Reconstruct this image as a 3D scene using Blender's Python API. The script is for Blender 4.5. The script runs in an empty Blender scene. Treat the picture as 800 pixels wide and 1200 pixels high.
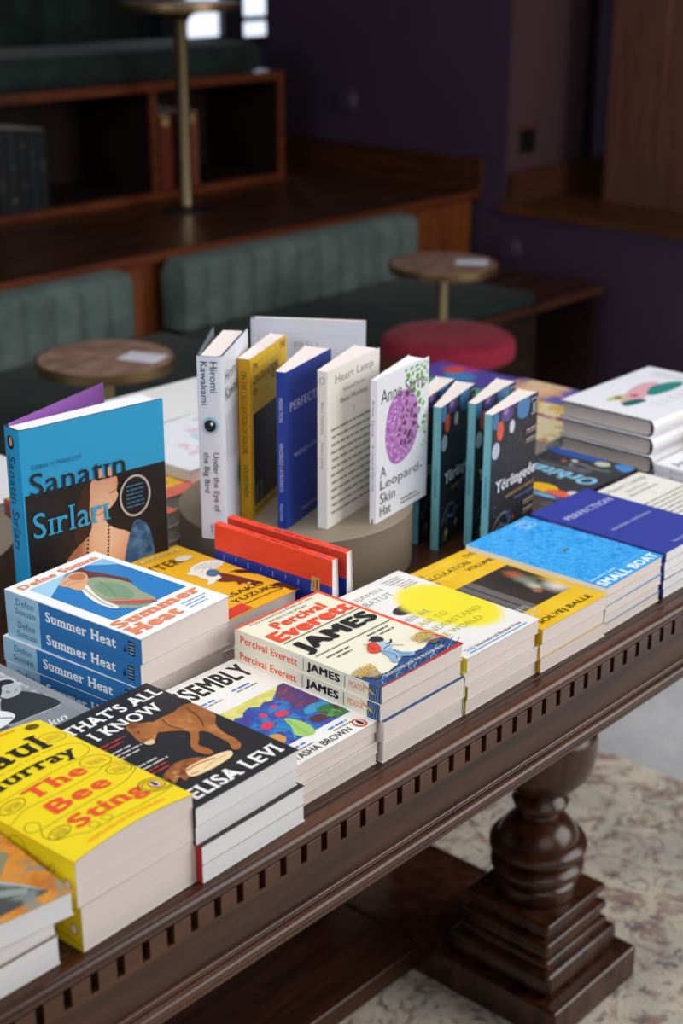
import bpy, bmesh, math, random
from mathutils import Vector, Matrix
random.seed(7)
C = bpy.context.scene.collection
R = math.radians
sin, cos, pi = math.sin, math.cos, math.pi
MM = 0.001
scene = bpy.context.scene

# ------------------------------------------------------------------ camera
def lookrot(yaw, pitch, roll):
    f = Vector((sin(yaw)*cos(pitch), cos(yaw)*cos(pitch), -sin(pitch)))
    r = Vector((cos(yaw), -sin(yaw), 0)); u = r.cross(f)
    r2 = cos(roll)*r + sin(roll)*u; u2 = -sin(roll)*r + cos(roll)*u
    return f, r2, u2
cam_d = bpy.data.cameras.new('camera'); cam = bpy.data.objects.new('camera', cam_d); C.objects.link(cam)
f_, r_, u_ = lookrot(0.840390675, 0.365994085, 0.00311369)
M = Matrix.Identity(4)
for i in range(3):
    M[i][0] = r_[i]; M[i][1] = u_[i]; M[i][2] = -f_[i]
M[0][3], M[1][3], M[2][3] = -0.46175, -0.82437, 0.75733
cam.matrix_world = M
cam_d.sensor_fit = 'VERTICAL'; cam_d.sensor_height = 36; cam_d.lens = 1782.08/1200*36
cam_d.clip_start = 0.05; cam_d.clip_end = 60
cam_d.dof.use_dof = True; cam_d.dof.focus_distance = 1.54; cam_d.dof.aperture_fstop = 4.8
scene.camera = cam
# ------------------------------------------------------------------ light
scene.view_settings.view_transform = 'Standard'; scene.view_settings.look = 'None'
scene.view_settings.exposure = 0.0; scene.view_settings.gamma = 1.0
scene.view_settings.use_curve_mapping = False
w = bpy.data.worlds.new('world'); scene.world = w; w.use_nodes = True
w.node_tree.nodes['Background'].inputs[0].default_value = (0.75, 0.82, 1.0, 1)
w.node_tree.nodes['Background'].inputs[1].default_value = 0.11
def area(name, loc, target, sx, sy, power, col):
    l = bpy.data.lights.new(name, 'AREA'); l.shape = 'RECTANGLE'; l.size = sx; l.size_y = sy; l.energy = power; l.color = col
    o = bpy.data.objects.new(name, l); C.objects.link(o); o.location = loc
    o.rotation_euler = (Vector(target)-Vector(loc)).to_track_quat('-Z', 'Y').to_euler()
    return o
area('daylight_window', (2.9, -2.2, 1.25), (1.0, 0.3, -0.2), 2.6, 2.2, 84, (1.0, 0.985, 0.965))
area('daylight_window_front', (-0.6, -2.6, 1.9), (0.5, 0.3, 0.0), 2.6, 1.6, 17, (1.0, 0.985, 0.965))
area('daylight_window_side', (-2.4, 0.5, 1.7), (0.4, 0.4, 0.05), 2.2, 1.6, 44, (0.86, 0.92, 1.0))
area('daylight_overhead', (0.8, 0.3, 1.9), (0.8, 0.35, 0.0), 1.8, 1.2, 11.5, (0.97, 0.98, 1.0)).data.spread = R(110)

# ------------------------------------------------------------------ materials
def lin(h):
    h = h.lstrip('#'); o = []
    for i in (0, 2, 4):
        c = int(h[i:i+2], 16)/255
        o.append(c/12.92 if c <= 0.04045 else ((c+0.055)/1.055)**2.4)
    return (*o, 1)
MATS = {}
def mat(hexc, rough=0.45, metal=0, spec=0.4, emit=0):
    k = (hexc, rough, metal, emit)
    if k in MATS: return MATS[k]
    m = bpy.data.materials.new('paint_'+hexc.strip('#')); m.use_nodes = True
    b = m.node_tree.nodes['Principled BSDF']
    b.inputs['Base Color'].default_value = lin(hexc); b.inputs['Roughness'].default_value = rough
    b.inputs['Metallic'].default_value = metal; b.inputs['Specular IOR Level'].default_value = spec
    if emit:
        b.inputs['Emission Color'].default_value = lin(hexc); b.inputs['Emission Strength'].default_value = emit
    MATS[k] = m
    return m
class NT:
    def __init__(s, name, rough=0.45, spec=0.4):
        s.m = bpy.data.materials.new(name); s.m.use_nodes = True; s.t = s.m.node_tree
        s.b = s.t.nodes['Principled BSDF']; s.b.inputs['Roughness'].default_value = rough
        s.b.inputs['Specular IOR Level'].default_value = spec
        tc = s.t.nodes.new('ShaderNodeTexCoord'); s.obj = tc.outputs['Object']
    def n(s, t, **k):
        x = s.t.nodes.new(t)
        for a, v in k.items(): setattr(x, a, v)
        return x
    def l(s, a, b): s.t.links.new(a, b)
    def setv(s, inp, v):
        if isinstance(v, (int, float, tuple, Vector)): inp.default_value = v
        else: s.l(v, inp)
    def math(s, op, a, b=0.0):
        x = s.n('ShaderNodeMath', operation=op); s.setv(x.inputs[0], a); s.setv(x.inputs[1], b); return x.outputs[0]
    def mapping(s, scale, loc=(0, 0, 0), vec=None):
        x = s.n('ShaderNodeMapping'); s.l(vec or s.obj, x.inputs[0]); x.inputs['Scale'].default_value = scale
        x.inputs['Location'].default_value = loc; return x.outputs[0]
    def noise(s, vec, scale, detail=3, rough=0.5):
        x = s.n('ShaderNodeTexNoise'); s.l(vec, x.inputs['Vector']); x.inputs['Scale'].default_value = scale
        x.inputs['Detail'].default_value = detail; x.inputs['Roughness'].default_value = rough; return x
    def smooth(s, v, a, b, lo=0.0, hi=1.0):
        x = s.n('ShaderNodeMapRange', interpolation_type='SMOOTHSTEP'); s.setv(x.inputs[0], v)
        for i, q in zip((1, 2, 3, 4), (a, b, lo, hi)): x.inputs[i].default_value = q
        return x.outputs[0]
    def mix(s, fac, a, b):
        x = s.n('ShaderNodeMix', data_type='RGBA'); s.setv(x.inputs[0], fac); s.setv(x.inputs[6], a); s.setv(x.inputs[7], b); return x.outputs[2]
    def bump(s, h, strength=0.3, dist=0.001):
        x = s.n('ShaderNodeBump'); s.l(h, x.inputs['Height']); x.inputs['Strength'].default_value = strength
        x.inputs['Distance'].default_value = dist; s.l(x.outputs[0], s.b.inputs['Normal'])
def art(name, base, layers, rough=0.42):
    """painted surface: layers of soft ellipses 'e', rectangles 'r' or noise 'n' in millimetres of the cover"""
    t = NT(name, rough); mmv = t.mapping((1000, 1000, 1000))
    col = lin(base)
    for L in layers:
        c, kind = lin(L[0]), L[1]
        if kind == 'n':
            _, _, sc, th, soft = L
            v = t.noise(t.mapping((1, 1, 1), (len(name)*7.3, th*31, 0), mmv), sc, 4, 0.6).outputs['Fac']
            fac = t.smooth(v, th-soft, th+soft)
        elif kind == 'v':
            _, _, sc, th, soft = L
            x = t.n('ShaderNodeTexVoronoi', feature='DISTANCE_TO_EDGE'); t.l(mmv, x.inputs['Vector']); x.inputs['Scale'].default_value = sc
            fac = t.smooth(x.outputs['Distance'], th-soft, th+soft)
        elif kind == 'rv':
            _, _, cx, cy, rx, ry, sc, th, soft = L
            sp = t.n('ShaderNodeSeparateXYZ'); t.l(mmv, sp.inputs[0])
            a = t.math('ABSOLUTE', t.math('DIVIDE', t.math('SUBTRACT', sp.outputs[0], cx), rx))
            b = t.math('ABSOLUTE', t.math('DIVIDE', t.math('SUBTRACT', sp.outputs[1], cy), ry))
            inside = t.smooth(t.math('MAXIMUM', a, b), 0.97, 1.03, 1.0, 0.0)
            x = t.n('ShaderNodeTexVoronoi', feature='DISTANCE_TO_EDGE'); t.l(mmv, x.inputs['Vector']); x.inputs['Scale'].default_value = sc
            fac = t.math('MULTIPLY', inside, t.smooth(x.outputs['Distance'], th-soft, th+soft))
        else:
            _, _, cx, cy, rx, ry, soft = L[:7]
            vec = mmv
            if len(L) > 7:
                nz = t.noise(mmv, L[8], 4, 0.6)
                va = t.n('ShaderNodeVectorMath', operation='MULTIPLY_ADD'); t.l(nz.outputs['Color'], va.inputs[0])
                va.inputs[1].default_value = (L[7],)*3; 
                vb = t.n('ShaderNodeVectorMath', operation='SUBTRACT'); t.l(mmv, vb.inputs[0]); vb.inputs[1].default_value = (L[7]*.5,)*3
                t.l(vb.outputs[0], va.inputs[2]); vec = va.outputs[0]
            sp = t.n('ShaderNodeSeparateXYZ'); t.l(vec, sp.inputs[0])
            a = t.math('DIVIDE', t.math('SUBTRACT', sp.outputs[0], cx), rx); b = t.math('DIVIDE', t.math('SUBTRACT', sp.outputs[1], cy), ry)
            if kind == 'e':
                d = t.math('SQRT', t.math('ADD', t.math('MULTIPLY', a, a), t.math('MULTIPLY', b, b)))
            else:
                d = t.math('MAXIMUM', t.math('ABSOLUTE', a), t.math('ABSOLUTE', b))
            fac = t.smooth(d, 1-soft, 1+soft, 1.0, 0.0)
        col = t.mix(fac, col, c)
    if isinstance(col, tuple): t.b.inputs['Base Color'].default_value = col
    else: t.l(col, t.b.inputs['Base Color'])
    return t.m
def wood(name, dark, light, rough=0.35, axis='X', coat=0.3, scale=1.0):
    t = NT(name, rough+.06, 0.35)
    sc = {'X': (3, 40, 40), 'Y': (40, 3, 40), 'Z': (40, 40, 3)}[axis]
    v = t.mapping(tuple(q*scale for q in sc))
    n1 = t.noise(v, 1.0, 6, 0.62); n1.inputs['Distortion'].default_value = 0.4
    n2 = t.noise(t.mapping(tuple(q*4*scale for q in sc)), 1.0, 3)
    fac = t.math('ADD', t.math('MULTIPLY', n1.outputs['Fac'], 0.75), t.math('MULTIPLY', n2.outputs['Fac'], 0.25))
    t.l(t.mix(t.smooth(fac, 0.32, 0.68), lin(dark), lin(light)), t.b.inputs['Base Color'])
    t.b.inputs['Coat Weight'].default_value = coat*.5; t.b.inputs['Coat Roughness'].default_value = 0.2
    t.bump(n2.outputs['Fac'], 0.12, 0.0006)
    return t.m
def velvet(name, c1, c2, rough=0.85, sheen=0.5):
    t = NT(name, rough, 0.2)
    n = t.noise(t.obj, 9, 4, 0.6)
    t.l(t.mix(t.smooth(n.outputs['Fac'], 0.3, 0.7), lin(c1), lin(c2)), t.b.inputs['Base Color'])
    t.b.inputs['Sheen Weight'].default_value = sheen; t.b.inputs['Sheen Roughness'].default_value = 0.4
    n2 = t.noise(t.obj, 400, 2); t.bump(n2.outputs['Fac'], 0.15, 0.001)
    return t.m
def pages_mat(name, c1, c2):
    t = NT(name, 0.8, 0.2)
    n = t.noise(t.mapping((2, 2, 3600)), 1.0, 2, 0.6)
    n2 = t.noise(t.mapping((1.5, 1.5, 330)), 1.0, 2, 0.6)
    f = t.math('MULTIPLY', t.smooth(n.outputs['Fac'], 0.25, 0.75), 0.45)
    col = t.mix(f, lin(c1), lin(c2))
    col = t.mix(t.smooth(n2.outputs['Fac'], 0.4, 0.8, 0, 0.25), col, lin(c2))
    t.l(col, t.b.inputs['Base Color'])
    return t.m
PAGE = pages_mat('page_edges_cream', '#EFE3DC', '#D8CAC2')
PAGEW = pages_mat('page_edges_white', '#F2F1F2', '#DDDCDF')
PAGEB = pages_mat('page_edges_tan', '#D8CDC4', '#BCB0A6')
INNER = mat('#E9E4DC', 0.7); EDGE = mat('#A79C92', 0.7)  # EDGE: greyed foot edges paint in the shade between stacked books

# ------------------------------------------------------------------ scene tree helpers
def tag(o, label=None, cat=None, group=None, kind=None):
    if label: o['label'] = label
    if cat: o['category'] = cat
    if group: o['group'] = group
    if kind: o['kind'] = kind
    return o
def thing(name, label, cat, loc=(0, 0, 0), group=None, rotz=0):
    o = bpy.data.objects.new(name, None); C.objects.link(o); o.empty_display_size = 0.05
    o.location = Vector(loc)*MM; o.rotation_euler = (0, 0, rotz)
    return tag(o, label, cat, group)
class MB:
    """mesh collector in millimetres, several materials"""
    def __init__(s): s.v = []; s.f = []; s.mi = []; s.mats = []; s.sm = []
    def m(s, mt):
        if mt not in s.mats: s.mats.append(mt)
        return s.mats.index(mt)
    def add(s, vs, fs, mt, smooth=False):
        k = len(s.v); i = s.m(mt); s.v += [tuple(v) for v in vs]
        for f in fs: s.f.append([k+a for a in f]); s.mi.append(i); s.sm.append(smooth)
    def box(s, a, b, mt, bev=0):
        bm = bmesh.new(); bmesh.ops.create_cube(bm, size=1)
        for v in bm.verts: v.co = Vector([a[i]+(b[i]-a[i])*(v.co[i]+.5) for i in range(3)])
        if bev: bmesh.ops.bevel(bm, geom=bm.edges[:], offset=bev, segments=3, profile=.6, affect='EDGES')
        s.bm(bm, mt, False)
    def bm(s, bm, mt, smooth=True):
        bmesh.ops.recalc_face_normals(bm, faces=bm.faces); bm.verts.index_update()
        s.add([v.co[:] for v in bm.verts], [[v.index for v in f.verts] for f in bm.faces], mt, smooth); bm.free()
    def lathe(s, prof, cx, cy, mt, n=48, smooth=True):
        vs = []; fs = []
        for (r, z) in prof:
            for k in range(n): vs.append((cx+r*cos(2*pi*k/n), cy+r*sin(2*pi*k/n), z))
        for i in range(len(prof)-1):
            for k in range(n):
                a = i*n+k; b = i*n+(k+1) % n; fs.append([a, b, b+n, a+n])
        fs.append(list(range(n-1, -1, -1))); fs.append([(len(prof)-1)*n+k for k in range(n)])
        if prof[0][1] > prof[-1][1]: fs = [f[::-1] for f in fs]
        s.add(vs, fs, mt, smooth)
    def extrude(s, prof, x0, x1, mt, fn=lambda a, y, z: (a, y, z), smooth=False):
        n = len(prof); vs = [fn(x0, *p) for p in prof]+[fn(x1, *p) for p in prof]
        fs = [[i, (i+1) % n, (i+1) % n+n, i+n] for i in range(n)]+[list(range(n))[::-1], list(range(n, 2*n))]
        s.add(vs, fs, mt, smooth)
    def mesh(s, name, origin=(0, 0, 0), angle=35):
        me = bpy.data.meshes.new(name)
        me.from_pydata([((v[0]-origin[0])*MM, (v[1]-origin[1])*MM, (v[2]-origin[2])*MM) for v in s.v], [], s.f)
        for q in s.mats: me.materials.append(q)
        me.polygons.foreach_set('material_index', s.mi); me.polygons.foreach_set('use_smooth', s.sm)
        me.update()
        if any(s.sm): me.set_sharp_from_angle(angle=R(angle))
        return me
    def obj(s, name, parent=None, origin=(0, 0, 0)):
        o = bpy.data.objects.new(name, s.mesh(name, origin)); C.objects.link(o)
        if parent: o.parent = parent
        else: o.location = Vector(origin)*MM
        return o
    def recalc(s):
        bm = bmesh.new(); vs = [bm.verts.new(v) for v in s.v]
        for f in s.f:
            try: bm.faces.new([vs[i] for i in f])
            except ValueError: pass
        return bm

# ------------------------------------------------------------------ lettering
_tc = {}
def glyphs(txt, bold=0.0, serif=False, ital=0.0):
    k = (txt, bold, serif, ital)
    if k in _tc: return _tc[k]
    cu = bpy.data.curves.new('lettering', 'FONT'); cu.body = txt; cu.size = 1; cu.space_character = 1+bold*.9+(.05 if serif else 0); cu.resolution_u = 3;  cu.shear = ital
    o = bpy.data.objects.new('lettering', cu); C.objects.link(o)
    me = bpy.data.meshes.new_from_object(o)
    vs = [(v.co.x, v.co.y, 0) for v in me.vertices]; fs = [list(p.vertices) for p in me.polygons]
    if serif and vs:
        cnt = {}
        for p in fs:
            for i in range(len(p)):
                e = tuple(sorted((p[i], p[(i+1) % len(p)]))); cnt[e] = cnt.get(e, 0)+1
        bd = [e for e, c in cnt.items() if c == 1]; adj = {}
        for a, b in bd: adj.setdefault(a, []).append(b); adj.setdefault(b, []).append(a)
        ex = []
        for a, b in bd:
            (x0, y0, _), (x1, y1, _) = vs[a], vs[b]; L = abs(x1-x0)
            if abs(y1-y0) > 1e-4 or not 0.05 < L < 0.19+2*bold: continue
            ok = True; dirs = []
            for p, q in ((a, b), (b, a)):
                nb = [z for z in adj[p] if z != q]
                if not nb: ok = False; break
                dx, dy = vs[nb[0]][0]-vs[p][0], vs[nb[0]][1]-vs[p][1]
                if abs(dy) < abs(dx)*1.1 or abs(dy) < 0.09: ok = False
                dirs.append(dy > 0)
            if ok and len(dirs) == 2 and dirs[0] == dirs[1]: ex.append((min(x0, x1), max(x0, x1), y0, 1 if dirs[0] else -1))
        for x0, x1, y, d in ex:
            t = 0.04+bold*.25; g = 0.055; k0 = len(vs)
            vs += [(x0-g, y, 1), (x1+g, y, 1), (x1+g, y+d*t, 1), (x0-g, y+d*t, 1)]; fs.append([k0, k0+1, k0+2, k0+3] if d > 0 else [k0+3, k0+2, k0+1, k0])
    bpy.data.meshes.remove(me); bpy.data.objects.remove(o); bpy.data.curves.remove(cu)
    if vs:
        xs = [v[0] for v in vs]; ys = [v[1] for v in vs]
        x0, x1 = min(xs), max(xs); y0, y1 = min(ys), max(ys)
    else: x0 = y0 = 0; x1 = y1 = 1
    _tc[k] = (vs, fs, x0, y0, x1-x0, y1-y0); return _tc[k]

class Face:
    """drawing on a cover: fn(u, v, lift) gives a point in the book's own millimetres"""
    def __init__(s, mb, fn, eps=0.12): s.mb, s.fn, s.e, s.k = mb, fn, eps, 0
    def lift(s): s.k += 1; return s.e+0.022*s.k
    def poly(s, pts, c, mt=None):
        q = s.lift(); a = sum(pts[i][0]*pts[(i+1) % len(pts)][1]-pts[(i+1) % len(pts)][0]*pts[i][1] for i in range(len(pts)))
        if a < 0: pts = pts[::-1]
        s.mb.add([s.fn(u, v, q) for u, v in pts], [list(range(len(pts)))], mt or mat(c))
    def rect(s, u0, v0, u1, v1, c, mt=None, nu=1):
        q = s.lift(); vs = []; fs = []
        for i in range(nu+1):
            u = u0+(u1-u0)*i/nu; vs += [s.fn(u, v0, q), s.fn(u, v1, q)]
        for i in range(nu): fs.append([2*i, 2*i+2, 2*i+3, 2*i+1])
        s.mb.add(vs, fs, mt or mat(c))
    def smoothpoly(s, pts, c, mt=None, n=5):
        s.poly(catmull(pts, n, True), c, mt)
    def ell(s, cx, cy, rx, ry, c, mt=None, n=28, rot=0):
        s.poly([(cx+rx*cos(t)*cos(rot)-ry*sin(t)*sin(rot), cy+rx*cos(t)*sin(rot)+ry*sin(t)*cos(rot)) for t in [2*pi*i/n for i in range(n)]], c, mt)
    def line(s, pts, wd, c, closed=False, smooth=0):
        if smooth: pts = catmull(pts, smooth, closed)
        q = s.lift(); n = len(pts); vs = []; fs = []
        for i in range(n):
            a = pts[(i-1) % n] if closed or i > 0 else pts[i]; b = pts[(i+1) % n] if closed or i < n-1 else pts[i]
            dx, dy = b[0]-a[0], b[1]-a[1]; L = math.hypot(dx, dy) or 1; nx, ny = -dy/L*wd/2, dx/L*wd/2
            vs += [s.fn(pts[i][0]+nx, pts[i][1]+ny, q), s.fn(pts[i][0]-nx, pts[i][1]-ny, q)]
        for i in range(n if closed else n-1):
            a, b = 2*i, 2*((i+1) % n); fs.append([a, a+1, b+1, b])
        s.mb.add(vs, fs, mat(c))
    def ring(s, cx, cy, rx, ry, wd, c, n=32, rot=0):
        s.line([(cx+rx*cos(t)*cos(rot)-ry*sin(t)*sin(rot), cy+rx*cos(t)*sin(rot)+ry*sin(t)*cos(rot)) for t in [2*pi*i/n for i in range(n)]], wd, c, True)
    def text(s, txt, u0, v0, u1, v1, c, bold=0.0, serif=False, ital=0.0, full=False):
        vs, fs, x0, y0, gw, gh = glyphs(txt, bold, serif, ital); q = s.lift()
        k = (v1-v0)/gh; ku = (u1-u0)/gw
        s.k += 2; b = bold*.55; du = b*ku*.8; k = (v1-v0)/(gh+b); ku = (u1-u0)/(gw+b*1.6)
        for cz, (ox, oy) in enumerate(((0, 0),) if bold < .004 else ((0, 0), (1, 0), (.5, .5), (.5, -.5), (0, .3), (1, .3)) if bold > .03 else ((0, 0), (1, 0), (.5, .3))):
            s.mb.add([s.fn(u0+(x-x0+ox*b*1.6)*ku, v0+(y-y0+oy*b)*k, q+cz*.008+l*.004) for x, y, l in vs], fs, mat(c))
    def dashes(s, u0, u1, v, h, c, seed=1):
        rn = random.Random(seed); q = s.lift(); u = u0; vs = []; fs = []
        while u < u1-1:
            L = min(rn.uniform(2, 7)*h/1.6, u1-u); n = len(vs)
            vs += [s.fn(u, v, q), s.fn(u+L, v, q), s.fn(u+L, v+h*.62, q), s.fn(u, v+h*.62, q)]; fs.append([n, n+1, n+2, n+3]); u += L+h*.55
        if vs: s.mb.add(vs, fs, mat(c))
def catmull(p, n, closed):
    o = []; N = len(p)
    for i in range(N if closed else N-1):
        g = lambda j: p[j % N] if closed else p[max(0, min(N-1, j))]
        a, b, c, d = g(i-1), g(i), g(i+1), g(i+2)
        for k in range(n):
            t = k/n
            o.append(tuple(.5*(2*b[q]+(c[q]-a[q])*t+(2*a[q]-5*b[q]+4*c[q]-d[q])*t*t+(-a[q]+3*b[q]-3*c[q]+d[q])*t**3) for q in (0, 1)))
    if not closed: o.append(p[-1])
    return o

# ------------------------------------------------------------------ books
def bookparts(w, h, T, front, spine=None, back=None, fdes=None, sdes=None, page=PAGE, fan=0, bow=0, inner=INNER, slant=0):
    """paperback: wrap cover with drawings, page block. local mm: x from spine, y from foot, z up through the thickness"""
    spine = spine or front; back = back or front
    top = lambda u: T+bow*max(0, sin(pi*min(1, max(0, u/w))))**.85
    bot = lambda u: -fan*u/w
    r = min(1.4, T*.2); out = []
    N = 20 if bow else 6
    for i in range(N+1):
        u = w+(r-w)*i/N; out.append((u, top(u), 0))
    k0 = len(out)-1
    for a in (30, 60): out.append((r-r*sin(R(a)), top(r)-r+r*cos(R(a)), 1))
    out += [(0, T-r, 1), (0, r, 1)]
    for a in (60, 30): out.append((r-r*sin(R(a)), r-r*cos(R(a)), 1))
    k1 = len(out); out.append((r, bot(r), 2)); out.append((w, bot(w), 2))
    inn = []
    th = 0.45
    for i, (x, z, _) in enumerate(out):
        a = out[max(0, i-1)]; b = out[min(len(out)-1, i+1)]; dx, dz = b[0]-a[0], b[1]-a[1]; L = math.hypot(dx, dz)
        inn.append((x-dz/L*th, z+dx/L*th))
    mb = MB(); n = len(out)
    cm = lambda i: front if i < k0 else (spine if i < k1 else back)
    for i in range(n-1):
        a, b = out[i], out[i+1]; c, d = inn[i], inn[i+1]
        mb.add([(a[0], 0, a[1]), (b[0], 0, b[1]), (b[0], h, b[1]), (a[0], h, a[1])], [[0, 3, 2, 1]], cm(i), k0 <= i < k1)
        mb.add([(c[0], 0, c[1]), (d[0], 0, d[1]), (d[0], h, d[1]), (c[0], h, c[1])], [[0, 1, 2, 3]], inner)
        mb.add([(a[0], 0, a[1]), (b[0], 0, b[1]), (d[0], 0, d[1]), (c[0], 0, c[1])], [[0, 1, 2, 3]], EDGE)
        mb.add([(a[0], h, a[1]), (b[0], h, b[1]), (d[0], h, d[1]), (c[0], h, c[1])], [[3, 2, 1, 0]], inner)
    for q in (0, n-1):
        a, c = out[q], inn[q]; mb.add([(a[0], 0, a[1]), (a[0], h, a[1]), (c[0], h, c[1]), (c[0], 0, c[1])], [[0, 1, 2, 3] if q == 0 else [3, 2, 1, 0]], inner)
    if fdes: fdes(Face(mb, lambda u, v, q: (u, v, top(u)+q), 0.4 if bow else 0.12))
    if sdes: sdes(Face(mb, lambda u, v, q: (-q*.5, h-u, v), 0.12))
    pb = MB(); e = 1.1
    vs = []; fs = []
    for i in range(N+1):
        u = e+(w-2*e)*i/N
        vs += [(u, e, top(u)-.6), (u, h-e, top(u)-.6), (u, h-e, bot(u)+.6), (u, e, bot(u)+.6)]
    for i in range(N):
        a, b = 4*i, 4*i+4
        fs += [[a, b, b+1, a+1], [a+2, b+2, b+3, a+3], [a, a+3, b+3, b], [a+1, b+1, b+2, a+2]]
    fs += [[0, 1, 2, 3], [4*N+3, 4*N+2, 4*N+1, 4*N]]
    pb.add(vs, fs, page)
    return [('cover', mb.mesh('cover')), ('page_block', pb.mesh('page_block'))]
def hardparts(w, h, T, jacket, board, fdes=None, sdes=None, page=PAGE, spread=0, overhang=3, backin=None, rnd=0.35, sq=1.0):
    """hardback: boards with rounded spine, page block, printed jacket; spread opens the back board"""
    mb = MB(); bt = 2.4; n = 12; hc = T/2
    mb.box((5, 0, T-bt), (w, h, T), board, .5)
    prof = []
    bulge = T*rnd*.5
    for i in range(n+1):
        a = -pi/2+pi*i/n; prof.append((6-(bulge+4)*abs(cos(a))**sq*.9, hc+hc*sin(a)))
    inn = [(x+bt*.8 if i not in (0, n) else x+.1, z*(1-2*bt/T)+bt) for i, (x, z) in enumerate(prof)]
    ring = prof+inn[::-1]
    mb.extrude([(p[0], p[1]) for p in ring], 0, h, board, lambda a, x, z: (x, a, z), False)
    jk = MB()
    jk.add([(6, 0, T+.25), (w+.3, 0, T+.25), (w+.3, h, T+.25), (6, h, T+.25)], [[0, 1, 2, 3]], jacket)
    vs = []; fs = []
    for x, z in prof: vs += [(x-.3, 0, z*1.01), (x-.3, h, z*1.01)]
    for i in range(n): fs.append([2*i, 2*i+2, 2*i+3, 2*i+1])
    jk.add(vs, fs, jacket, True)
    jk.add([(w+.3, 0, T+.25), (w+.3, h, T+.25), (w+.3, h, T-bt*.5), (w+.3, 0, T-bt*.5)], [[3, 2, 1, 0]], jacket)
    if fdes: fdes(Face(jk, lambda u, v, q: (u, v, T+.2+q), 0.12))
    mn = prof[n//2][0]
    if sdes:
        def sf(u, v, q):
            c = max(-1, min(1, (v-hc)/hc)); return (6-(bulge+4)*max(0, 1-c*c)**(.5*sq)*.9-.3-q*1.4, h-u, v)
        sdes(Face(jk, sf, 0.25))
    bb = MB(); a = math.atan2(spread, w)
    bf = lambda x, y, z: (5+(x-5)*cos(a)-(0)*1, y, z-(x-5)*sin(a))
    vs = [bf(x, y, z) for x, y, z in ((5, 0, 0), (w, 0, 0), (w, h, 0), (5, h, 0), (5, 0, bt), (w, 0, bt), (w, h, bt), (5, h, bt))]
    bb.add(vs, [[3, 2, 1, 0], [0, 1, 5, 4], [1, 2, 6, 5], [2, 3, 7, 6], [3, 0, 4, 7]], board)
    bb.add(vs[4:], [[0, 1, 2, 3]], backin or INNER)
    pb = MB(); o = overhang; fanp = spread*.12
    pb.add([(4, o, bt+.2), (4, h-o, bt+.2), (4, h-o, T-bt-.2), (4, o, T-bt-.2), (w-o, o, bt+.2-fanp), (w-o, h-o, bt+.2-fanp), (w-o, h-o, T-bt-.2), (w-o, o, T-bt-.2)],
           [[0, 3, 2, 1], [4, 5, 6, 7], [0, 1, 5, 4], [3, 7, 6, 2], [0, 4, 7, 3], [1, 2, 6, 5]], page)
    return [('board_cover', mb.mesh('board_cover')), ('dust_jacket', jk.mesh('dust_jacket')), ('back_board', bb.mesh('back_board')), ('page_block', pb.mesh('page_block'))]
def place(parts, M4, name, label, group, cat='book'):
    e = thing(name, label, cat, group=group); e.matrix_world = M4
    for nm, me in parts:
        o = bpy.data.objects.new(nm, me); C.objects.link(o); o.parent = e
    return e
def dup(root, M4, label, group=None):
    r = root.copy(); C.objects.link(r); r.matrix_world = M4; r['label'] = label
    if group: r['group'] = group
    for ch in list(root.children):
        c = ch.copy(); C.objects.link(c); c.parent = r
    return r
def flat(x, y, z, yaw=0): return Matrix.Translation(Vector((x, y, z))*MM) @ Matrix.Rotation(R(yaw), 4, 'Z')
def flip(x, y, z, w, h, T, yaw=0):   # same stack place, turned half round so the spine is hidden
    return flat(x, y, z, yaw) @ Matrix.Translation(Vector((w, h, 0))*MM) @ Matrix.Rotation(pi, 4, 'Z')
def standing(x, y, z, yaw, T, tilt=0):
    a = R(yaw)
    return Matrix.Translation(Vector((x-T*sin(a), y+T*cos(a), z))*MM) @ Matrix.Rotation(a, 4, 'Z') @ Matrix.Rotation(R(tilt), 4, 'Y') @ Matrix.Rotation(pi/2, 4, 'X')
ORD = ['topmost', 'second from the top', 'third from the top', 'fourth from the top', 'fifth from the top', 'sixth from the top']
def stack(parts_top, parts_low, n, x, y, T, yaw, w, h, desc, group, off=None, name='paperback_book', z0=0, flips=()):
    root = None; low = None
    for i in range(n):              # i = 0 is the topmost
        dx, dy, da = (off or {}).get(i, (0, 0, 0)); z = z0+(n-1-i)*T
        m = flip(x+dx, y+dy, z, w, h, T, yaw+da) if i in flips else flat(x+dx, y+dy, z, yaw+da)
        pos = ORD[i] if i < n-1 or n == 1 else 'lowest'
        lab = desc.format(pos)
        if i == 0: root = place(parts_top, m, name, lab, group)
        elif low is None: low = root = place(parts_low, m, name, lab, group) if parts_low is not parts_top else dup(root, m, lab)
        else: dup(low, m, lab)
# ------------------------------------------------------------------ the setting
def struct(name, mb):
    o = mb.obj(name); o['kind'] = 'structure'; return o
FL = -750
def rugmat(name, base, c2, cr, cd, amt=1.0):
    t = NT(name, 0.95, 0.1)
    a = t.noise(t.obj, 6, 5, 0.65); b = t.noise(t.mapping((1, 1, 1), (3, 5, 0)), 11, 5, 0.72); b.inputs['Distortion'].default_value = 1.6
    d = t.noise(t.mapping((1, 1, 1), (9, 1, 0)), 20, 4, 0.6); d.inputs['Distortion'].default_value = 2.4; f = t.noise(t.obj, 160, 2)
    col = t.mix(t.smooth(a.outputs['Fac'], 0.35, 0.65), lin(base), lin(c2))
    col = t.mix(t.math('MULTIPLY', t.smooth(b.outputs['Fac'], 0.49, 0.64), 0.85*amt), col, lin(cr))
    col = t.mix(t.math('MULTIPLY', t.smooth(d.outputs['Fac'], 0.52, 0.66), 0.85*amt), col, lin(cd))
    col = t.mix(t.math('MULTIPLY', f.outputs['Fac'], 0.25), col, lin(c2))
    t.l(col, t.b.inputs['Base Color']); t.bump(f.outputs['Fac'], 0.5, 0.003); return t.m
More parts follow.
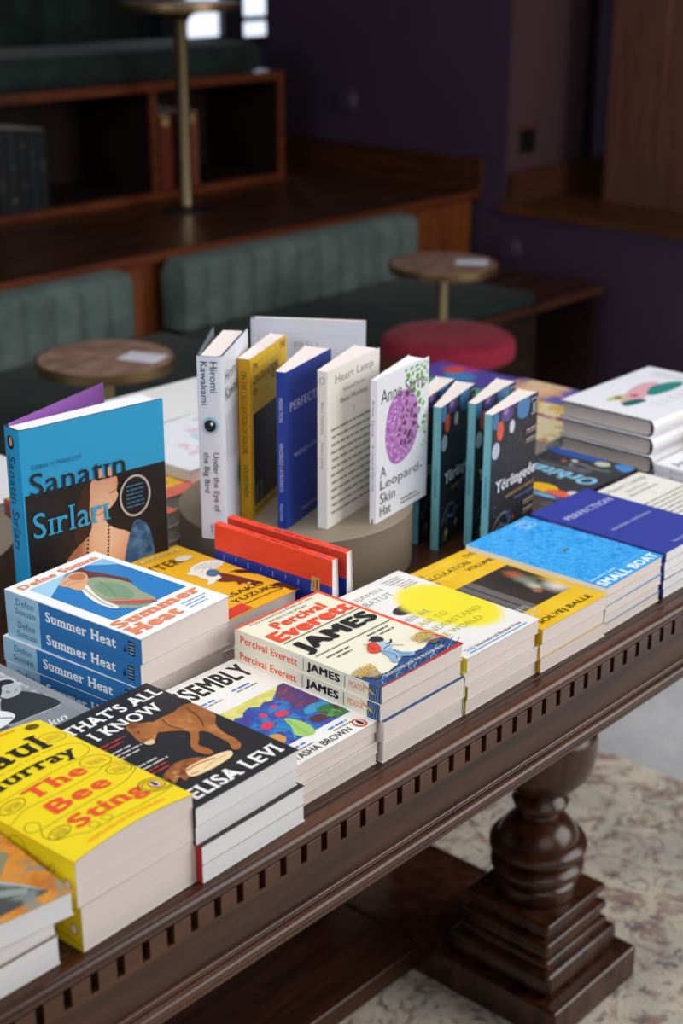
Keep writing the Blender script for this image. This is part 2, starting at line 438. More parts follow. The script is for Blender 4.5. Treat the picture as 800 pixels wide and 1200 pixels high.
mb = MB(); mb.box((-2500, -3500, FL-60), (4300, 5200, FL), rugmat('grey_carpet', '#DADADA', '#C6C6C8', '#D0D0D2', '#B4B4B8', 0.4)); struct('floor', mb)
mb = MB(); mb.box((-1400, -2300, FL), (1830, 1100, FL+8), rugmat('rug_pile', '#F2E6CE', '#CFC9BE', '#9A6E68', '#66646E', 1.0), 3)
rug = mb.obj('area_rug', None, (200, 0, FL)); tag(rug, 'worn cream oriental rug with faded red and grey pattern under the table', 'rug')

PURPLE = NT('purple_wall_paint', 0.6, 0.3)
nz = PURPLE.noise(PURPLE.obj, 3, 3); PURPLE.l(PURPLE.mix(nz.outputs['Fac'], lin('#40303E'), lin('#48364A')), PURPLE.b.inputs['Base Color']); PURPLE = PURPLE.m
WD = wood('dark_walnut', '#2A160C', '#573220', 0.33, 'X')
WO = wood('orange_oak_veneer', '#5A2A10', '#8A4A1E', 0.4, 'Z')
WX = wood('red_brown_veneer', '#4A2010', '#7C3E20', 0.3, 'X')
WI = wood('shade_darkened_veneer', '#140904', '#2A160A', 0.5, 'X', 0.1)  # veneer colour darkened to carry the shade inside the shelf bench
# right wall (plane x = 3900) with a deep niche, its sill and a timber panel
mb = MB()
mb.box((3900, 2329, FL), (4150, 3480, 2200), PURPLE)
mb.box((3900, -600, FL), (4150, 2329, -160), PURPLE)
mb.box((4150, -600, FL), (5200, 2700, -160), PURPLE)
mb.box((3902, 2322, -138), (4360, 2329, 2200), mat('#4C353A', .6)); mb.box((4150, 2329, -160), (4360, 2500, 2200), PURPLE)  # jamb lining tinted redder than the wall, light falling on it painted in
mb.box((4360, 2380, -160), (5200, 2500, 2200), mat('#191823', .6))
mb.box((5000, -600, -160), (5200, 2380, 2200), PURPLE)
struct('wall_right', mb)
mb = MB(); mb.box((3880, -600, -165), (5000, 2329, -138), wood('sill_oak', '#3A2010', '#6B3C1C', .35, 'Y'), 3)
mb.box((3905, 2296, -138), (5000, 2322, -30), wood('niche_skirting', '#3A1E0C', '#54301A', .45, 'X', .1))
struct('trim_1', mb)
mb = MB(); mb.box((3900, 2440, -100), (3925, 3470, 8), wood('upstand_walnut', '#2B1609', '#4E2B15', .35, 'Y')); mb.box((3880, 2415, -102), (3900, 3470, 10), wood('upstand_face', '#33190A', '#57301A', .35, 'Y'), 3); struct('trim_2', mb)
mb = MB(); mb.box((4500, 2340, -138), (4575, 2380, 2100), mat('#5A4C60', .4), 8); struct('trim_3', mb)
t = thing('timber_panel_door', 'tall brown timber panel standing in the wall niche at the right', 'panel', (4200, 1900, -138))
BR = wood('panel_oak', '#5C3626', '#73493A', .5, 'Z', 0.1)
o3 = (4200, 1900, -138)
mb = MB(); mb.box((4200, 900, -138), (4240, 2107, 2100), BR, 3); leaf = mb.obj('leaf', t, o3)
mb = MB()
for y0, y1 in ((900, 990), (1340, 1420), (1890, 2107)): mb.box((4186, y0, -138), (4200, y1, 2100), BR, 3)
mb.box((4186, 990, -138), (4200, 1890, 20), BR, 3); mb.obj('frame', t, o3)
mb = MB(); mb.lathe([(0.5, -8), (18, -8), (20, 0), (18, 8), (0.5, 8)], 0, 0, mat('#9A8A78', .3, 1), 20)
k = mb.obj('knob', leaf); k.location = (-0.03, -0.28, 0.10); k.rotation_euler = (0, pi/2, 0)
# electrical socket and round wall fittings
t = thing('wall_socket', 'small dark socket with copper top edge on the niche side wall', 'socket', (4020, 2329, 75))
mb = MB(); mb.box((3970, 2318, 28), (4065, 2329, 108), mat('#15130F', .4), 3); mb.obj('plate', t, (4020, 2329, 75))
mb = MB(); mb.box((3968, 2314, 108), (4067, 2329, 122), mat('#8A5236', .35, .6), 2); mb.obj('top_edge', t, (4020, 2329, 75))
def walldisc(y, z, lab):
    mb = MB(); n = 24
    for r, x0, x1 in ((48, 3900, 3888), (34, 3888, 3880)):
        v = [(x0, y+r*cos(2*pi*k/n), z+r*sin(2*pi*k/n)) for k in range(n)]+[(x1, y+r*.9*cos(2*pi*k/n), z+r*.9*sin(2*pi*k/n)) for k in range(n)]
        mb.add(v, [[k, (k+1) % n, (k+1) % n+n, k+n] for k in range(n)]+[list(range(n, 2*n))], mat('#44374A', .5), False)
    tag(mb.obj('wall_disc', None, (3900, y, z)), lab, 'wall fitting', 'round purple discs on the purple wall')
walldisc(3060, 160, 'round purple disc on the wall above the long wooden upstand')
walldisc(2290, -290, 'round purple disc low on the wall below the niche sill, right of the small table')
# back wall with window beyond the upper bench
mb = MB()
mb.box((-400, 4500, FL), (4250, 4650, 2200), mat('#1B211D', .8)); mb.box((4250, 4500, FL), (5600, 4650, 260), PURPLE)
mb.box((5000, 4500, 260), (5600, 4650, 2200), PURPLE); mb.box((4250, 4500, 1500), (5000, 4650, 2200), PURPLE); struct('wall_back', mb)
mb = MB(); NV = mat('#10131F', .4)
for x, wd in ((4250, 170), (4650, 130), (4960, 40)): mb.box((x, 4490, 260), (x+wd, 4530, 1500), NV, 3)
for x0, x1, z, hh in ((4420, 4650, 260, 34), (4420, 4650, 480, 120), (4780, 4960, 260, 24), (4780, 4960, 350, 26), (4780, 4960, 620, 60), (4420, 4650, 900, 60)): mb.box((x0, 4492, z), (x1, 4528, z+hh), NV, 3)
f = struct('window_1', mb)
mb = MB(); mb.box((4400, 4535, 260), (4970, 4545, 1500), mat('#D6DFEE', .3, emit=1.5)); p = mb.obj('daylit_pane', f)

# raised deck, bench box with shelves, upper cushions
t = thing('raised_deck', 'glossy dark wooden deck stepping up behind the lower green bench', 'platform', (2200, 2440, FL)); O = (2200, 2440, FL)
mb = MB(); mb.box((400, 2430, -128), (3880, 3480, -100), WD, 4); mb.obj('deck_board', t, O)
mb = MB(); mb.box((400, 2452, FL), (3878, 2475, -128), WO); mb.obj('front_panel', t, O)
mb = MB(); mb.box((400, 2425, -128), (3895, 2450, -100), WX, 4); mb.obj('front_edge', t, O)
t = thing('shelf_bench', 'open wooden shelf bench on the deck with cushions on top', 'bench', (2200, 3092, -100)); O = (2200, 3092, -100)
mb = MB(); mb.box((700, 3092, 255), (3600, 3720, 285), WX, 4); mb.obj('top_board', t, O)
mb = MB(); mb.box((700, 3092, -100), (3600, 3500, -74), WX, 3); mb.box((715, 3125, -74), (3570, 3480, -72.5), WI); mb.obj('bottom_board', t, O)  # thin dark sheet on the board holds the interior shade as colour
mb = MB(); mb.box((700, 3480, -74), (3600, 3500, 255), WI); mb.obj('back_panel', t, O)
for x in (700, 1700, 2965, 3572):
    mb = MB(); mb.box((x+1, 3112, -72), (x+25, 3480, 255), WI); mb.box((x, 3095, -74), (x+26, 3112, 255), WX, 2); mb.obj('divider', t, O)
GR = velvet('dark_green_velvet', '#1C2622', '#28342F', .85, .08); GRB = velvet('grey_green_velvet', '#56645E', '#6C7A73', .85, .1)
def pad(mb, a, b, mt, bev=30, seg=5):
    bm = bmesh.new(); bmesh.ops.create_cube(bm, size=1)
    for v in bm.verts: v.co = Vector([a[i]+(b[i]-a[i])*(v.co[i]+.5) for i in range(3)])
    bmesh.ops.bevel(bm, geom=bm.edges[:], offset=bev, segments=seg, profile=.5, affect='EDGES'); mb.bm(bm, mt, True)
def channel_back(name, label, x0, x1, y, z0, z1, depth, pitch, mt, group=None):
    """back cushion with vertical channels"""
    mb = MB(); n = max(1, round((x1-x0)/pitch)); p = (x1-x0)/n; st = 8; vs = []; rows = []
    for i in range(n*st+1):
        s_ = (i % st)/st; x = x0+p*i/st; b = 15*abs(sin(pi*s_))**.35
        e = 1-min(1, min(x-x0, x1-x)/22); e2 = 24*(1-math.sqrt(max(0, 1-e*e)))
        yf = y-b+e2; zt = z1-e2
        ring = [(x, y+depth-4, z0), (x, yf+6, z0), (x, yf, z0+20), (x, yf, zt-38)]
        for a in (20, 45, 70, 90): ring.append((x, yf+34-34*cos(R(a)), zt-34+34*sin(R(a))-4))
        ring += [(x, y+depth-18, zt-3), (x, y+depth-4, zt-20)]
        rows.append(len(vs)); vs += ring
    m = len(ring); fs = []
    for a, b in zip(rows, rows[1:]):
        for k in range(m): fs.append([a+k, b+k, b+(k+1) % m, a+(k+1) % m])
    fs += [[rows[0]+k for k in range(m)], [rows[-1]+k for k in range(m)][::-1]]
    mb.add(vs, fs, mt, True)
    return tag(mb.obj(name, None, ((x0+x1)/2, y, z0)), label, 'cushion', group)
def seatpad(label, a, b, group=None, mt=None):
    mb = MB(); pad(mb, a, b, mt or GR, min(35, (b[2]-a[2])*.42)); return tag(mb.obj('seat_cushion', None, ((a[0]+b[0])/2, a[1], a[2])), label, 'cushion', group)
seatpad('long dark green seat cushion on the upper shelf bench', (900, 3105, 285), (3510, 3545, 385))
channel_back('back_cushion', 'very dark green back cushion behind the upper bench seat', 900, 3130, 3575, 287, 900, 110, 110, GR)
# lower bench
t = thing('wooden_bench', 'dark wooden lower bench running along the deck to the wall', 'bench', (2600, 1860, FL)); O = (2600, 1860, FL)
mb = MB(); mb.box((600, 1855, -372), (3840, 2450, -345), WD, 5); mb.obj('seat_board', t, O)
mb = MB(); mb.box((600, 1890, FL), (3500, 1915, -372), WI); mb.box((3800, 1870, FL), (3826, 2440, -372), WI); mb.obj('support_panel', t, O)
G1 = 'green channelled back cushions of the lower bench'
channel_back('back_cushion', 'green channelled back cushion in the middle, right of the bare wood panel', 2385, 3440, 2335, -315, -112, 85, 96, GRB, G1)
channel_back('back_cushion', 'green channelled back cushion at the left edge behind the nearer small table', 1000, 2215, 2335, -315, -112, 85, 96, GRB, G1)
seatpad('dark green seat cushion on the lower bench at the left, under the nearer small table', (1000, 1830, -345), (2290, 2305, -285), 'lower bench seat cushions')
seatpad('dark green seat cushion on the lower bench behind the round red stool', (2296, 1862, -345), (3455, 2305, -305), 'lower bench seat cushions')
# dark books on the shelf and two brown ones
bx = 2345; rn = random.Random(3)
for i, (wd, colr, lab) in enumerate(((38, '#14181B', 'black book at the far left of the shelf'), (44, '#191D20', 'black book second from the left on the shelf, gold specks low on its spine'), (40, '#101416', 'black book third from the left on the shelf, pale mark at mid height'), (34, '#1A1F24', 'black book fourth from the left on the shelf, plain spine'), (36, '#12161A', 'rightmost black book on the shelf beside the empty space'))):
    t = thing('shelved_book', lab, 'book', (bx, 3105, -74), 'black books in the shelf bench'); h = 262-i*4
    mb = MB(); mb.box((bx, 3105, -74), (bx+wd-3, 3300, -74+h), mat(colr, .5), 2)
    for k in range(2):
        zz = -40+rn.random()*170; mb.box((bx+12, 3104.4, zz), (bx+wd-17, 3105.2, zz+rn.uniform(5, 11)), mat('#6E6048', .5))
    mb.obj('cover', t, (bx, 3105, -74))
    mb = MB(); mb.box((bx+3, 3110, -74+h-1), (bx+wd-6, 3297, -74+h+.6), PAGEB); mb.obj('page_block', t, (bx, 3105, -74)); bx += wd
for x, wd, c1, lab in ((3010, 58, '#6A2A16', 'red brown book with a pale label standing in the middle shelf opening, left one'), (3120, 66, '#7E4430', 'copper brown book standing in the middle shelf opening, right one beside the pole')):
    t = thing('shelved_book', lab, 'book', (x, 3110, -74), 'brown books in the shelf bench')
    mb = MB(); mb.box((x, 3110, -74), (x+wd, 3330, 175), mat(c1, .45), 3); mb.box((x+14, 3109.3, 138), (x+wd-14, 3110.4, 165), mat('#A88E62', .5)); mb.obj('cover', t, (x, 3110, -74))
    mb = MB(); mb.box((x+4, 3114, 174), (x+wd-4, 3326, 176.5), PAGEB); mb.obj('page_block', t, (x, 3110, -74))

# small round tables, stools
BRASS = mat('#C8B48A', .3, 1.0); MARB = NT('speckled_brown_top', .35, .5)
nz = MARB.noise(MARB.obj, 22, 5, .7); MARB.l(MARB.mix(MARB.smooth(nz.outputs['Fac'], .35, .65), lin('#BC947E'), lin('#8E6C5C')), MARB.b.inputs['Base Color']); MARB = MARB.m
BRASSD = mat('#8A7450', .35, .9)
def sidetable(x, y, z, r, zf, lab, group, pole=15):
    t = thing('side_table', lab, 'table', (x, y, zf), group); O = (x, y, zf)
    mb = MB(); mb.lathe([(r-9, z-24), (r-2, z-20), (r-2, z-3), (r-4, z)], x, y, MARB, 56); tt = mb.obj('table_top', t, O)
    mb = MB(); mb.lathe([(r-2, z-22), (r+2, z-22), (r+3, z-12), (r+2, z-1), (r-2, z-1)], x, y, BRASSD, 56); mb.obj('rim', tt, O)
    mb = MB(); mb.lathe([(pole, zf+10), (pole, z-60), (pole*1.6, z-40), (pole*3.4, z-24)], x, y, BRASS, 24); mb.obj('pole', t, O)
    mb = MB(); mb.lathe([(min(r*.62, 84), zf), (min(r*.62, 84), zf+6), (pole*1.5, zf+16), (pole, zf+20)], x, y, BRASSD if zf < -200 else mat('#1A130D', .5), 40); mb.obj('base', t, O)
    return t
G2 = 'small round brass tables'
sidetable(1555, 1662, -100, 148, FL, 'small round speckled table with brass rim, nearer one at the left', G2)
sidetable(2822, 1742, -100, 150, FL, 'small round speckled table with brass rim behind the red stool', G2)
sidetable(2903, 2870, 545, 185, -100, 'tall round table with brass pole standing on the raised deck', G2, 22)
def note(x, y, z, a, lab):
    mb = MB(); mb.box((-33, -45, 0), (33, 45, 1.2), mat('#E8E8F0', .6)); mb.box((-30, -42, 1.2), (27, 39, 2.2), mat('#F0F0F5', .6))
    o = mb.obj('paper_card', None); o.location = Vector((x, y, z))*MM; o.rotation_euler = (0, 0, R(a)); tag(o, lab, 'card', 'white cards on the small tables')
note(1605, 1600, -99.5, 20, 'white paper card lying on the nearer small round table')
note(2880, 1690, -99.5, 35, 'white paper card lying on the small round table behind the stool')
RED = velvet('crimson_velvet', '#8E2034', '#A02A40', .8, .08)
def stool(x, y, z, r, lab):
    t = thing('round_stool', lab, 'stool', (x, y, FL), 'round red stools'); O = (x, y, FL)
    mb = MB(); mb.lathe([(r*.9, z-62), (r*.99, z-54), (r, z-40), (r, z-24), (r*.97, z-10), (r*.9, z-3), (r*.7, z), (r*.3, z+2), (.5, z+2)], x, y, RED, 56); mb.obj('seat', t, O)
    mb = MB(); mb.lathe([(20, FL+12), (20, z-70), (r*.6, z-62)], x, y, BRASSD, 24); mb.obj('pole', t, O)
    mb = MB(); mb.lathe([(r*.8, FL), (r*.8, FL+8), (40, FL+18)], x, y, BRASSD, 40); mb.obj('base', t, O)
stool(2567, 1521, -214, 173, 'round crimson velvet stool behind the upright books, in front of the wooden bench')
stool(1560, 1270, -300, 175, 'round crimson stool mostly hidden behind the blue upright book and white books')

# ------------------------------------------------------------------ the display table
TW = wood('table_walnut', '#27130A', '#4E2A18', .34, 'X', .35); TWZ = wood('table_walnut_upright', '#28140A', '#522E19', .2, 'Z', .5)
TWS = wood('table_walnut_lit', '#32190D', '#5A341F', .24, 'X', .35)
TD = mat('#120A06', .6)
X0, X1, Y1 = -420, 1692, 955
t = thing('display_table', 'long carved dark walnut table carrying all the books', 'table', (660, 440, FL)); O = (660, 440, FL)
mb = MB(); mb.box((X0+8, 2, -24), (X1-8, Y1-2, 0), TW, 1); mb.obj('table_top', t, O)
lip = [(2, -1.5), (-2, -1.5), (-3, -.6), (-6, -.2)]+[(-11.5-8.3*sin(R(a)), -8.2+8*cos(R(a))) for a in range(0, 181, 15)]+[(-9, -16.5), (2, -16.5)]
low = [(-9, -76), (-16, -76)]+[(-16-2.8*sin(R(a)), -78.8+2.8*cos(R(a))) for a in range(0, 181, 30)]+[(-17, -82.5)]+[(-17-7.5*sin(R(a)), -89.2+6.2*cos(R(a))) for a in range(0, 181, 20)]+[(-18, -96.5), (-20, -97), (-20, -101.5), (-9, -102)]
def rail(name, prof, mt):
    mb = MB()
    mb.extrude(prof, X0-18, X1+18, mt, lambda a, y, z: (a, y, z)); mb.extrude([(Y1-y, z) for y, z in prof], X0-18, X1+18, mt, lambda a, y, z: (a, y, z))
    mb.extrude([(y, z) for y, z in prof], 0, Y1, mt, lambda a, y, z: (X0+y+2, a, z)); mb.extrude([(y, z) for y, z in prof], 0, Y1, mt, lambda a, y, z: (X1-y-2, a, z))
    bm = mb.recalc(); m2 = MB(); m2.bm(bm, mt, True); return m2.obj(name, t, O)
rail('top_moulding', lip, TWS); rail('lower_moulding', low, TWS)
mb = MB(); mb.extrude([(-9, -16), (-9, -37), (-15, -37.5), (-15, -76.5), (12, -76.5), (12, -16)], X0-10, X1+10, TW)
mb.extrude([(Y1+9, -16), (Y1+9, -37), (Y1+15, -37.5), (Y1+15, -76.5), (Y1-12, -76.5), (Y1-12, -16)], X0-10, X1+10, TW)
mb.box((X0-12, -5, -76.5), (X0+12, Y1+5, -16), TW); mb.box((X1-12, -5, -76.5), (X1+12, Y1+5, -16), TW); m2 = MB(); m2.bm(mb.recalc(), TW, False); m2.obj('apron', t, O)
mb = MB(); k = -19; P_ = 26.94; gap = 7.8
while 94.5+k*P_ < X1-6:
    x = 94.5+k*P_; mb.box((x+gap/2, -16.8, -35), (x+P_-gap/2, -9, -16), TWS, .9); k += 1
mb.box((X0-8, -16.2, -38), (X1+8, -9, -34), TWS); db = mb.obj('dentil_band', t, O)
mb = MB(); mb.box((X0, -9.6, -34), (X1, -8.9, -17), TD); mb.obj('dentil_recess', db, O)
def pedestal(ax):
    ay = 242
    mb = MB()
    prof = [(50, -576), (61, -573), (62, -553), (60, -550), (56, -547), (56, -543), (64, -540), (69, -533), (69, -526), (64, -519), (57, -516), (57, -512), (66, -509), (72, -501), (72, -493), (66, -485), (60, -483), (57, -475), (48, -463), (38, -454), (28, -450), (27, -444),
            (31, -438), (40, -432), (42, -424), (37, -416), (33, -412), (40, -406), (54, -394), (68, -376), (76, -350), (78, -326), (76, -312), (69, -306), (66, -300), (70, -296), (70, -288), (60, -282), (40, -274), (32, -262), (36, -250),
            (52, -238), (64, -220), (66, -200), (56, -180), (44, -168), (40, -160), (56, -152), (62, -142), (62, -130), (50, -124)]
    mb.lathe(prof, ax, ay, TWZ, 56); mb.obj('turned_leg', t, O)
    mb = MB(); mb.box((ax-80, ay-80, -124), (ax+80, ay+80, -77), TWZ, 3); mb.obj('capital', t, O)
    mb = MB()
    def sq(h0, h1, s, b=3):
        bm = bmesh.new(); bmesh.ops.create_cube(bm, size=1)
        for v in bm.verts: v.co = Vector((ax+2*s*v.co.x, ay+2*s*v.co.y, h0+(h1-h0)*(v.co.z+.5)))
        bmesh.ops.bevel(bm, geom=bm.edges[:], offset=min(b*1.7, (h1-h0)*.45), segments=4, profile=.5, affect='EDGES'); mb.bm(bm, TWZ, True)
    sq(-686, -648, 92, 6); sq(-650, -634, 80, 3); sq(-636, -618, 74, 3); sq(-620, -606, 79, 5); sq(-608, -592, 68, 3); sq(-594, -585, 72, 3); sq(-587, -576, 76, 4)
    mb.obj('stepped_plinth', t, O)
    mb = MB(); mb.box((ax-109, 125, FL+8), (ax+109, 780, -686), TWZ, 6); mb.obj('foot', t, O)
    mb = MB(); m3 = MB(); m3.lathe(prof, ax, 662, TWZ, 40); m3.obj('turned_leg', t, O)
    mb.box((ax-80, 582, -124), (ax+80, 742, -77), TWZ, 3); mb.obj('capital', t, O)
    mb = MB(); mb.box((ax-92, 570, -686), (ax+92, 754, -648), TWZ, 6); mb.box((ax-76, 586, -648), (ax+76, 738, -576), TWZ, 4); mb.obj('stepped_plinth', t, O)
pedestal(1166)
mb = MB(); mb.box((160, 371, -724), (1056, 535, -688), TW, 4); mb.box((1276, 371, -724), (1282, 535, -688), TW, 2); mb.obj('stretcher_board', t, O)
pedestal(160)
# ------------------------------------------------------------------ covers
K = '#1B1A1C'
# cream cover, orange edge
def james_f(F, w=129, h=198):
    F.rect(0, 0, w, h, '#F0E9CF')
    F.rect(w-5, 16, w, h, '#EE5B3C'); F.rect(0, h-4, w, h, '#EE5B3C')
    F.poly([(0, 34), (6, 30), (12, 20), (30, 17), (48, 20), (62, 27), (76, 26), (96, 24), (112, 30), (w-2, 26), (w, 0), (0, 0)], '#2E4E7E')
    for i in range(9):
        a = 8+i*13.5; F.line([(a, 3), (a+3, 9), (a+9, 12), (a+14, 16), (a+20, 18)], 1.0, ('#6E9CC6', '#16233D', '#4878AE')[i % 3], smooth=3)
        F.line([(a+5, 2), (a+8, 6), (a+14, 8), (a+22, 12)], .8, ('#16233D', '#8FB4D4')[i % 2], smooth=3)
    F.rect(0, 0, w, 1.6, '#C8202A'); F.poly([(26, 0), (w, 0), (w, 5), (62, 1.8)], '#D02A2E')
    F.text('SHORTLISTED FOR THE BOOKER PRIZE', 20, 10.5, 112, 14.5, '#F3EFE4', .02)
    F.text('Truly extraordinary books are rare,', 14, 187, 110, 192, '#4A4538', .0)
    F.text('and this is one of them.', 34, 179.5, 92, 184, '#4A4538')
    F.text('Percival', 28, 162, 104, 178, '#F0512F', .09); F.text('Everett', 6, 139, 122, 162, '#F0512F', .13)
    F.rect(6, 133.5, 122, 134.6, K); F.text('JAMES', 6, 97, 121, 129, K, .15); F.rect(6, 90, 122, 91.1, K)
    for i, (u, v) in enumerate(((12, 80), (20, 73), (76, 82), (88, 75))): F.dashes(u, u+(34 if i % 2 == 0 else 22), v, 3, '#5A5444', i)
    # figure with a red bundle
    F.line([(58, 73), (85, 42)], .8, '#3A2A1E')
    F.smoothpoly([(66, 56), (70, 44), (72, 34), (79, 24), (72, 20), (62, 28), (52, 22), (48, 27), (54, 36), (58, 48)], '#8FB2D2'); F.line([(60, 48), (62, 34), (56, 28)], .9, '#2A3C5C', smooth=3); F.line([(70, 44), (68, 32), (74, 24)], .9, '#2A3C5C', smooth=3)
    F.smoothpoly([(66, 67), (74, 65), (78, 58), (75, 49), (65, 47), (58, 52), (60, 60)], '#A9C6DF'); F.line([(74, 56), (82, 56), (86, 60)], 2, '#2B2622'); F.line([(62, 50), (70, 52), (76, 52)], 1.2, '#26344E')
    F.smoothpoly([(56, 66), (64, 71), (69, 66), (66, 57), (60, 51), (52, 51), (49, 58)], '#E04A30'); F.line([(54, 54), (58, 60), (60, 68)], .8, '#8E2418')
    F.smoothpoly([(71, 74), (77, 76), (83, 71), (80, 64), (74, 64), (69, 69)], '#2B2622'); F.line([(68, 74), (77, 77), (84, 74)], 1.6, '#26303E')
    for cx, cy, fl in ((14, 30, 1), (112, 36, -1)):
        for k in range(7):
            a = cx+(k-3)*3.2; F.line([(cx+(k-3)*1.2, cy-16), (a, cy-2), (a+(k-3)*1.6*fl, cy+12-abs(k-3))], 1.1, '#8A6A28', smooth=3)
            for j in range(4): F.ell(a+(k-3)*.5+(1.2 if j % 2 else -1.2), cy-2+j*3.6, 1.2, 2.5, '#D8B45C', n=10)
def james_s(T, w=129, h=198):
    def d(F):
        F.rect(0, 0, h, T, '#EFE8D2')
        F.text('Percival Everett', 8, T*.24, 88, T*.72, '#EE5533', .07); F.rect(96, T*.12, 96.8, T*.88, K)
        F.text('JAMES', 101, T*.16, 145, T*.80, K, .14); F.rect(151, T*.12, 151.8, T*.88, K); F.text('PICADOR', 157, T*.3, 177, T*.68, '#EE5533')
        F.rect(182, 0, h, T, '#2E4E7E')
        for i in range(10): F.line([(183+i*1.6, 1), (181.5+i*1.7, T*.3), (184+i*1.5, T*.6), (182.5+i*1.6, T-1)], .5, ('#16233D', '#8FB4D4')[i % 2], smooth=3)
        for k in range(4): F.line([(190-k, T*.4), (183-k*1.5, T*.62), (177-k, T*(.7+.06*k))], .8, '#C9A552', smooth=3)
    return d
# white cover, orange lettering, blue picture
def summer_f(F, w=129, h=198):
    F.rect(0, 0, w, h, '#F6F5F4')
    F.rect(14, 52, 121, 176, '#2F7DBE'); F.poly([(14, 143), (66, 176), (14, 176)], '#A9D3EA'); F.poly([(66, 176), (14, 143), (14, 150), (56, 176)], '#A9D3EA'); F.poly([(121, 176), (121, 150), (96, 176)], '#8FC0E2')
    F.poly([(72, 169), (79, 174), (88, 176), (86, 166), (91, 149), (99, 116), (95, 105), (84, 114), (77, 135), (70, 155)], '#6A3A38')
    F.smoothpoly([(91, 110), (86, 91), (80, 60), (76, 56), (70, 60), (72, 80), (78, 100)], '#3E2C2C')
    F.smoothpoly([(56, 140), (71, 148), (82, 142), (89, 125), (91, 104), (84, 82), (79, 56), (62, 50), (50, 56), (40, 70), (38, 88), (43, 108), (50, 126)], '#98A585')
    F.smoothpoly([(69, 133), (80, 122), (82, 103), (75, 84), (64, 76), (54, 89), (54, 109), (60, 126)], '#7F9A78'); F.line([(74, 134), (68, 112), (58, 92)], 1, '#5E7A5E', smooth=3)
    F.poly([(46, 93), (65, 71), (78, 57), (75, 51), (59, 60), (42, 84)], '#C2564A'); F.line([(41, 82), (58, 58), (76, 50)], 1.6, '#3E6A86'); F.line([(45, 90), (64, 69), (78, 55)], .9, '#E8C8A0')
    F.smoothpoly([(54, 142), (60, 138), (50, 116), (43, 95), (42, 74), (36, 70), (33, 90), (40, 118)], '#EFE9DC'); F.line([(52, 134), (44, 112), (38, 90), (38, 76)], .9, '#4A5A58', smooth=4)
    F.smoothpoly([(45, 163), (54, 168), (69, 173), (79, 168), (79, 158), (70, 146), (58, 137), (47, 131), (43, 138), (43, 148), (40, 156)], '#E2AC82')
    F.line([(46, 158), (56, 160), (68, 152)], .9, '#9A5A38', smooth=3); F.line([(44, 150), (54, 152), (64, 146)], .8, '#9A5A38', smooth=3); F.smoothpoly([(62, 168), (76, 166), (76, 156), (66, 150), (60, 158)], '#C47A54')
    O = '#EC8A5C'
    F.text('Defne Suman', 9, 179.5, 119, 191, O, .09, True)
    F.text('Summer', 4, 33, 125, 50, O, .12, True); F.text('Heat', 4, 10, 74, 30, O, .12, True)
    for i in range(3): F.dashes(84, 120-i*4, 24-i*6, 2.6, '#7FA8CC', i+5)
def summer_s(T, h=198):
    def d(F):
        F.rect(0, 0, 52, T, '#A9D3EA'); F.rect(52, 0, h, T, '#2F7DBE'); F.rect(0, T-.8, h, T, '#F6F5F4')
        F.text('Defne', 17, T*.52, 44, T*.80, '#3B6C86', .02, True); F.text('Suman', 15, T*.16, 46, T*.42, '#3B6C86', .02, True)
        F.text('Summer Heat', 61, T*.30, 163, T*.72, '#FFFFFF', .09, True)
        F.rect(180, T*.22, 189, T*.78, '#16303F'); [F.rect(181, T*q, 188, T*q+1.3, '#8FB0C4') for q in (.3, .42, .54, .66)]; F.line([(173, T*.3), (175, T*.6), (178, T*.34)], .9, '#16303F'); F.ell(175, T*.36, 1.8, 2.4, '#16303F')
    return d
# yellow cover with loops
def bee_f(F, w=129, h=198):
    F.rect(0, 0, w, h, '#F6D90E', nu=20)
    B, Rr = '#231F16', '#F0502E'
    for pts in ([(0, 112), (30, 108), (70, 109), (106, 113), (122, 122), (122, 136), (104, 142), (50, 139), (0, 143)],
                [(0, 78), (20, 84), (34, 82), (60, 79), (92, 82), (112, 88), (126, 84), (127, 70), (118, 62), (96, 53), (60, 50), (26, 51), (12, 52)],
                [(12, 52), (4, 56), (3, 64), (9, 68), (15, 62), (12, 54), (6, 44), (10, 32), (24, 24), (30, 19), (38, 17), (44, 20), (42, 26), (36, 24), (40, 18), (50, 16), (57, 20), (55, 26), (49, 24), (54, 17), (80, 15), (104, 17), (122, 21), (128, 24)]):
        F.line(pts, .62, '#4A4218', smooth=6)
    for cx, cy, rx, ry in ((112, 160, 14, 9), (109, 99, 15, 11), (114, 75, 12.5, 8.5), (17, 96, 12, 8), (17, 37, 10, 6.5)):
        F.ring(cx, cy, rx, ry, .62, '#4A4218')
        for k in (-1, 0, 1): F.dashes(cx-rx*.6, cx+rx*.6, cy+k*3-1, 2, '#A08E20' if k < 1 else '#E89030', int(cx)+k)
    F.text('Paul', 14, 146, 102, 174, B, .05, True); F.text('Murray', 6, 114, 110, 137, B, .05, True)
    F.text('The', 31, 87, 92, 105, Rr, .055, True); F.text('Bee', 31, 57, 92, 76, Rr, .055, True); F.text('Sting', 29, 22, 104, 46, Rr, .055, True)
    F.text('SHORTLISTED FOR THE BOOKER PRIZE', 22, 7, 104, 10.5, '#F0702E')
    F.dashes(14, 96, 191, 2.6, '#F0702E', 3)
    F.ring(116, 33, 16, 11, .8, '#3A3414'); F.ring(115, 33, 11, 8, .7, '#3A3414'); F.ell(116, 33, 5.4, 6.2, '#E25A33'); F.ell(116, 33, 4.2, 5, '#F4F0E6'); F.smoothpoly([(114, 30), (114, 36), (117, 38), (118.4, 34), (118, 30)], '#1E2A4A')
    F.ell(112, 187, 7, 4, '#6A5A10'); F.line([(104, 187), (112, 192), (120, 186)], .8, B, smooth=3); F.line([(106, 183), (112, 189), (119, 190)], .8, B, smooth=3)
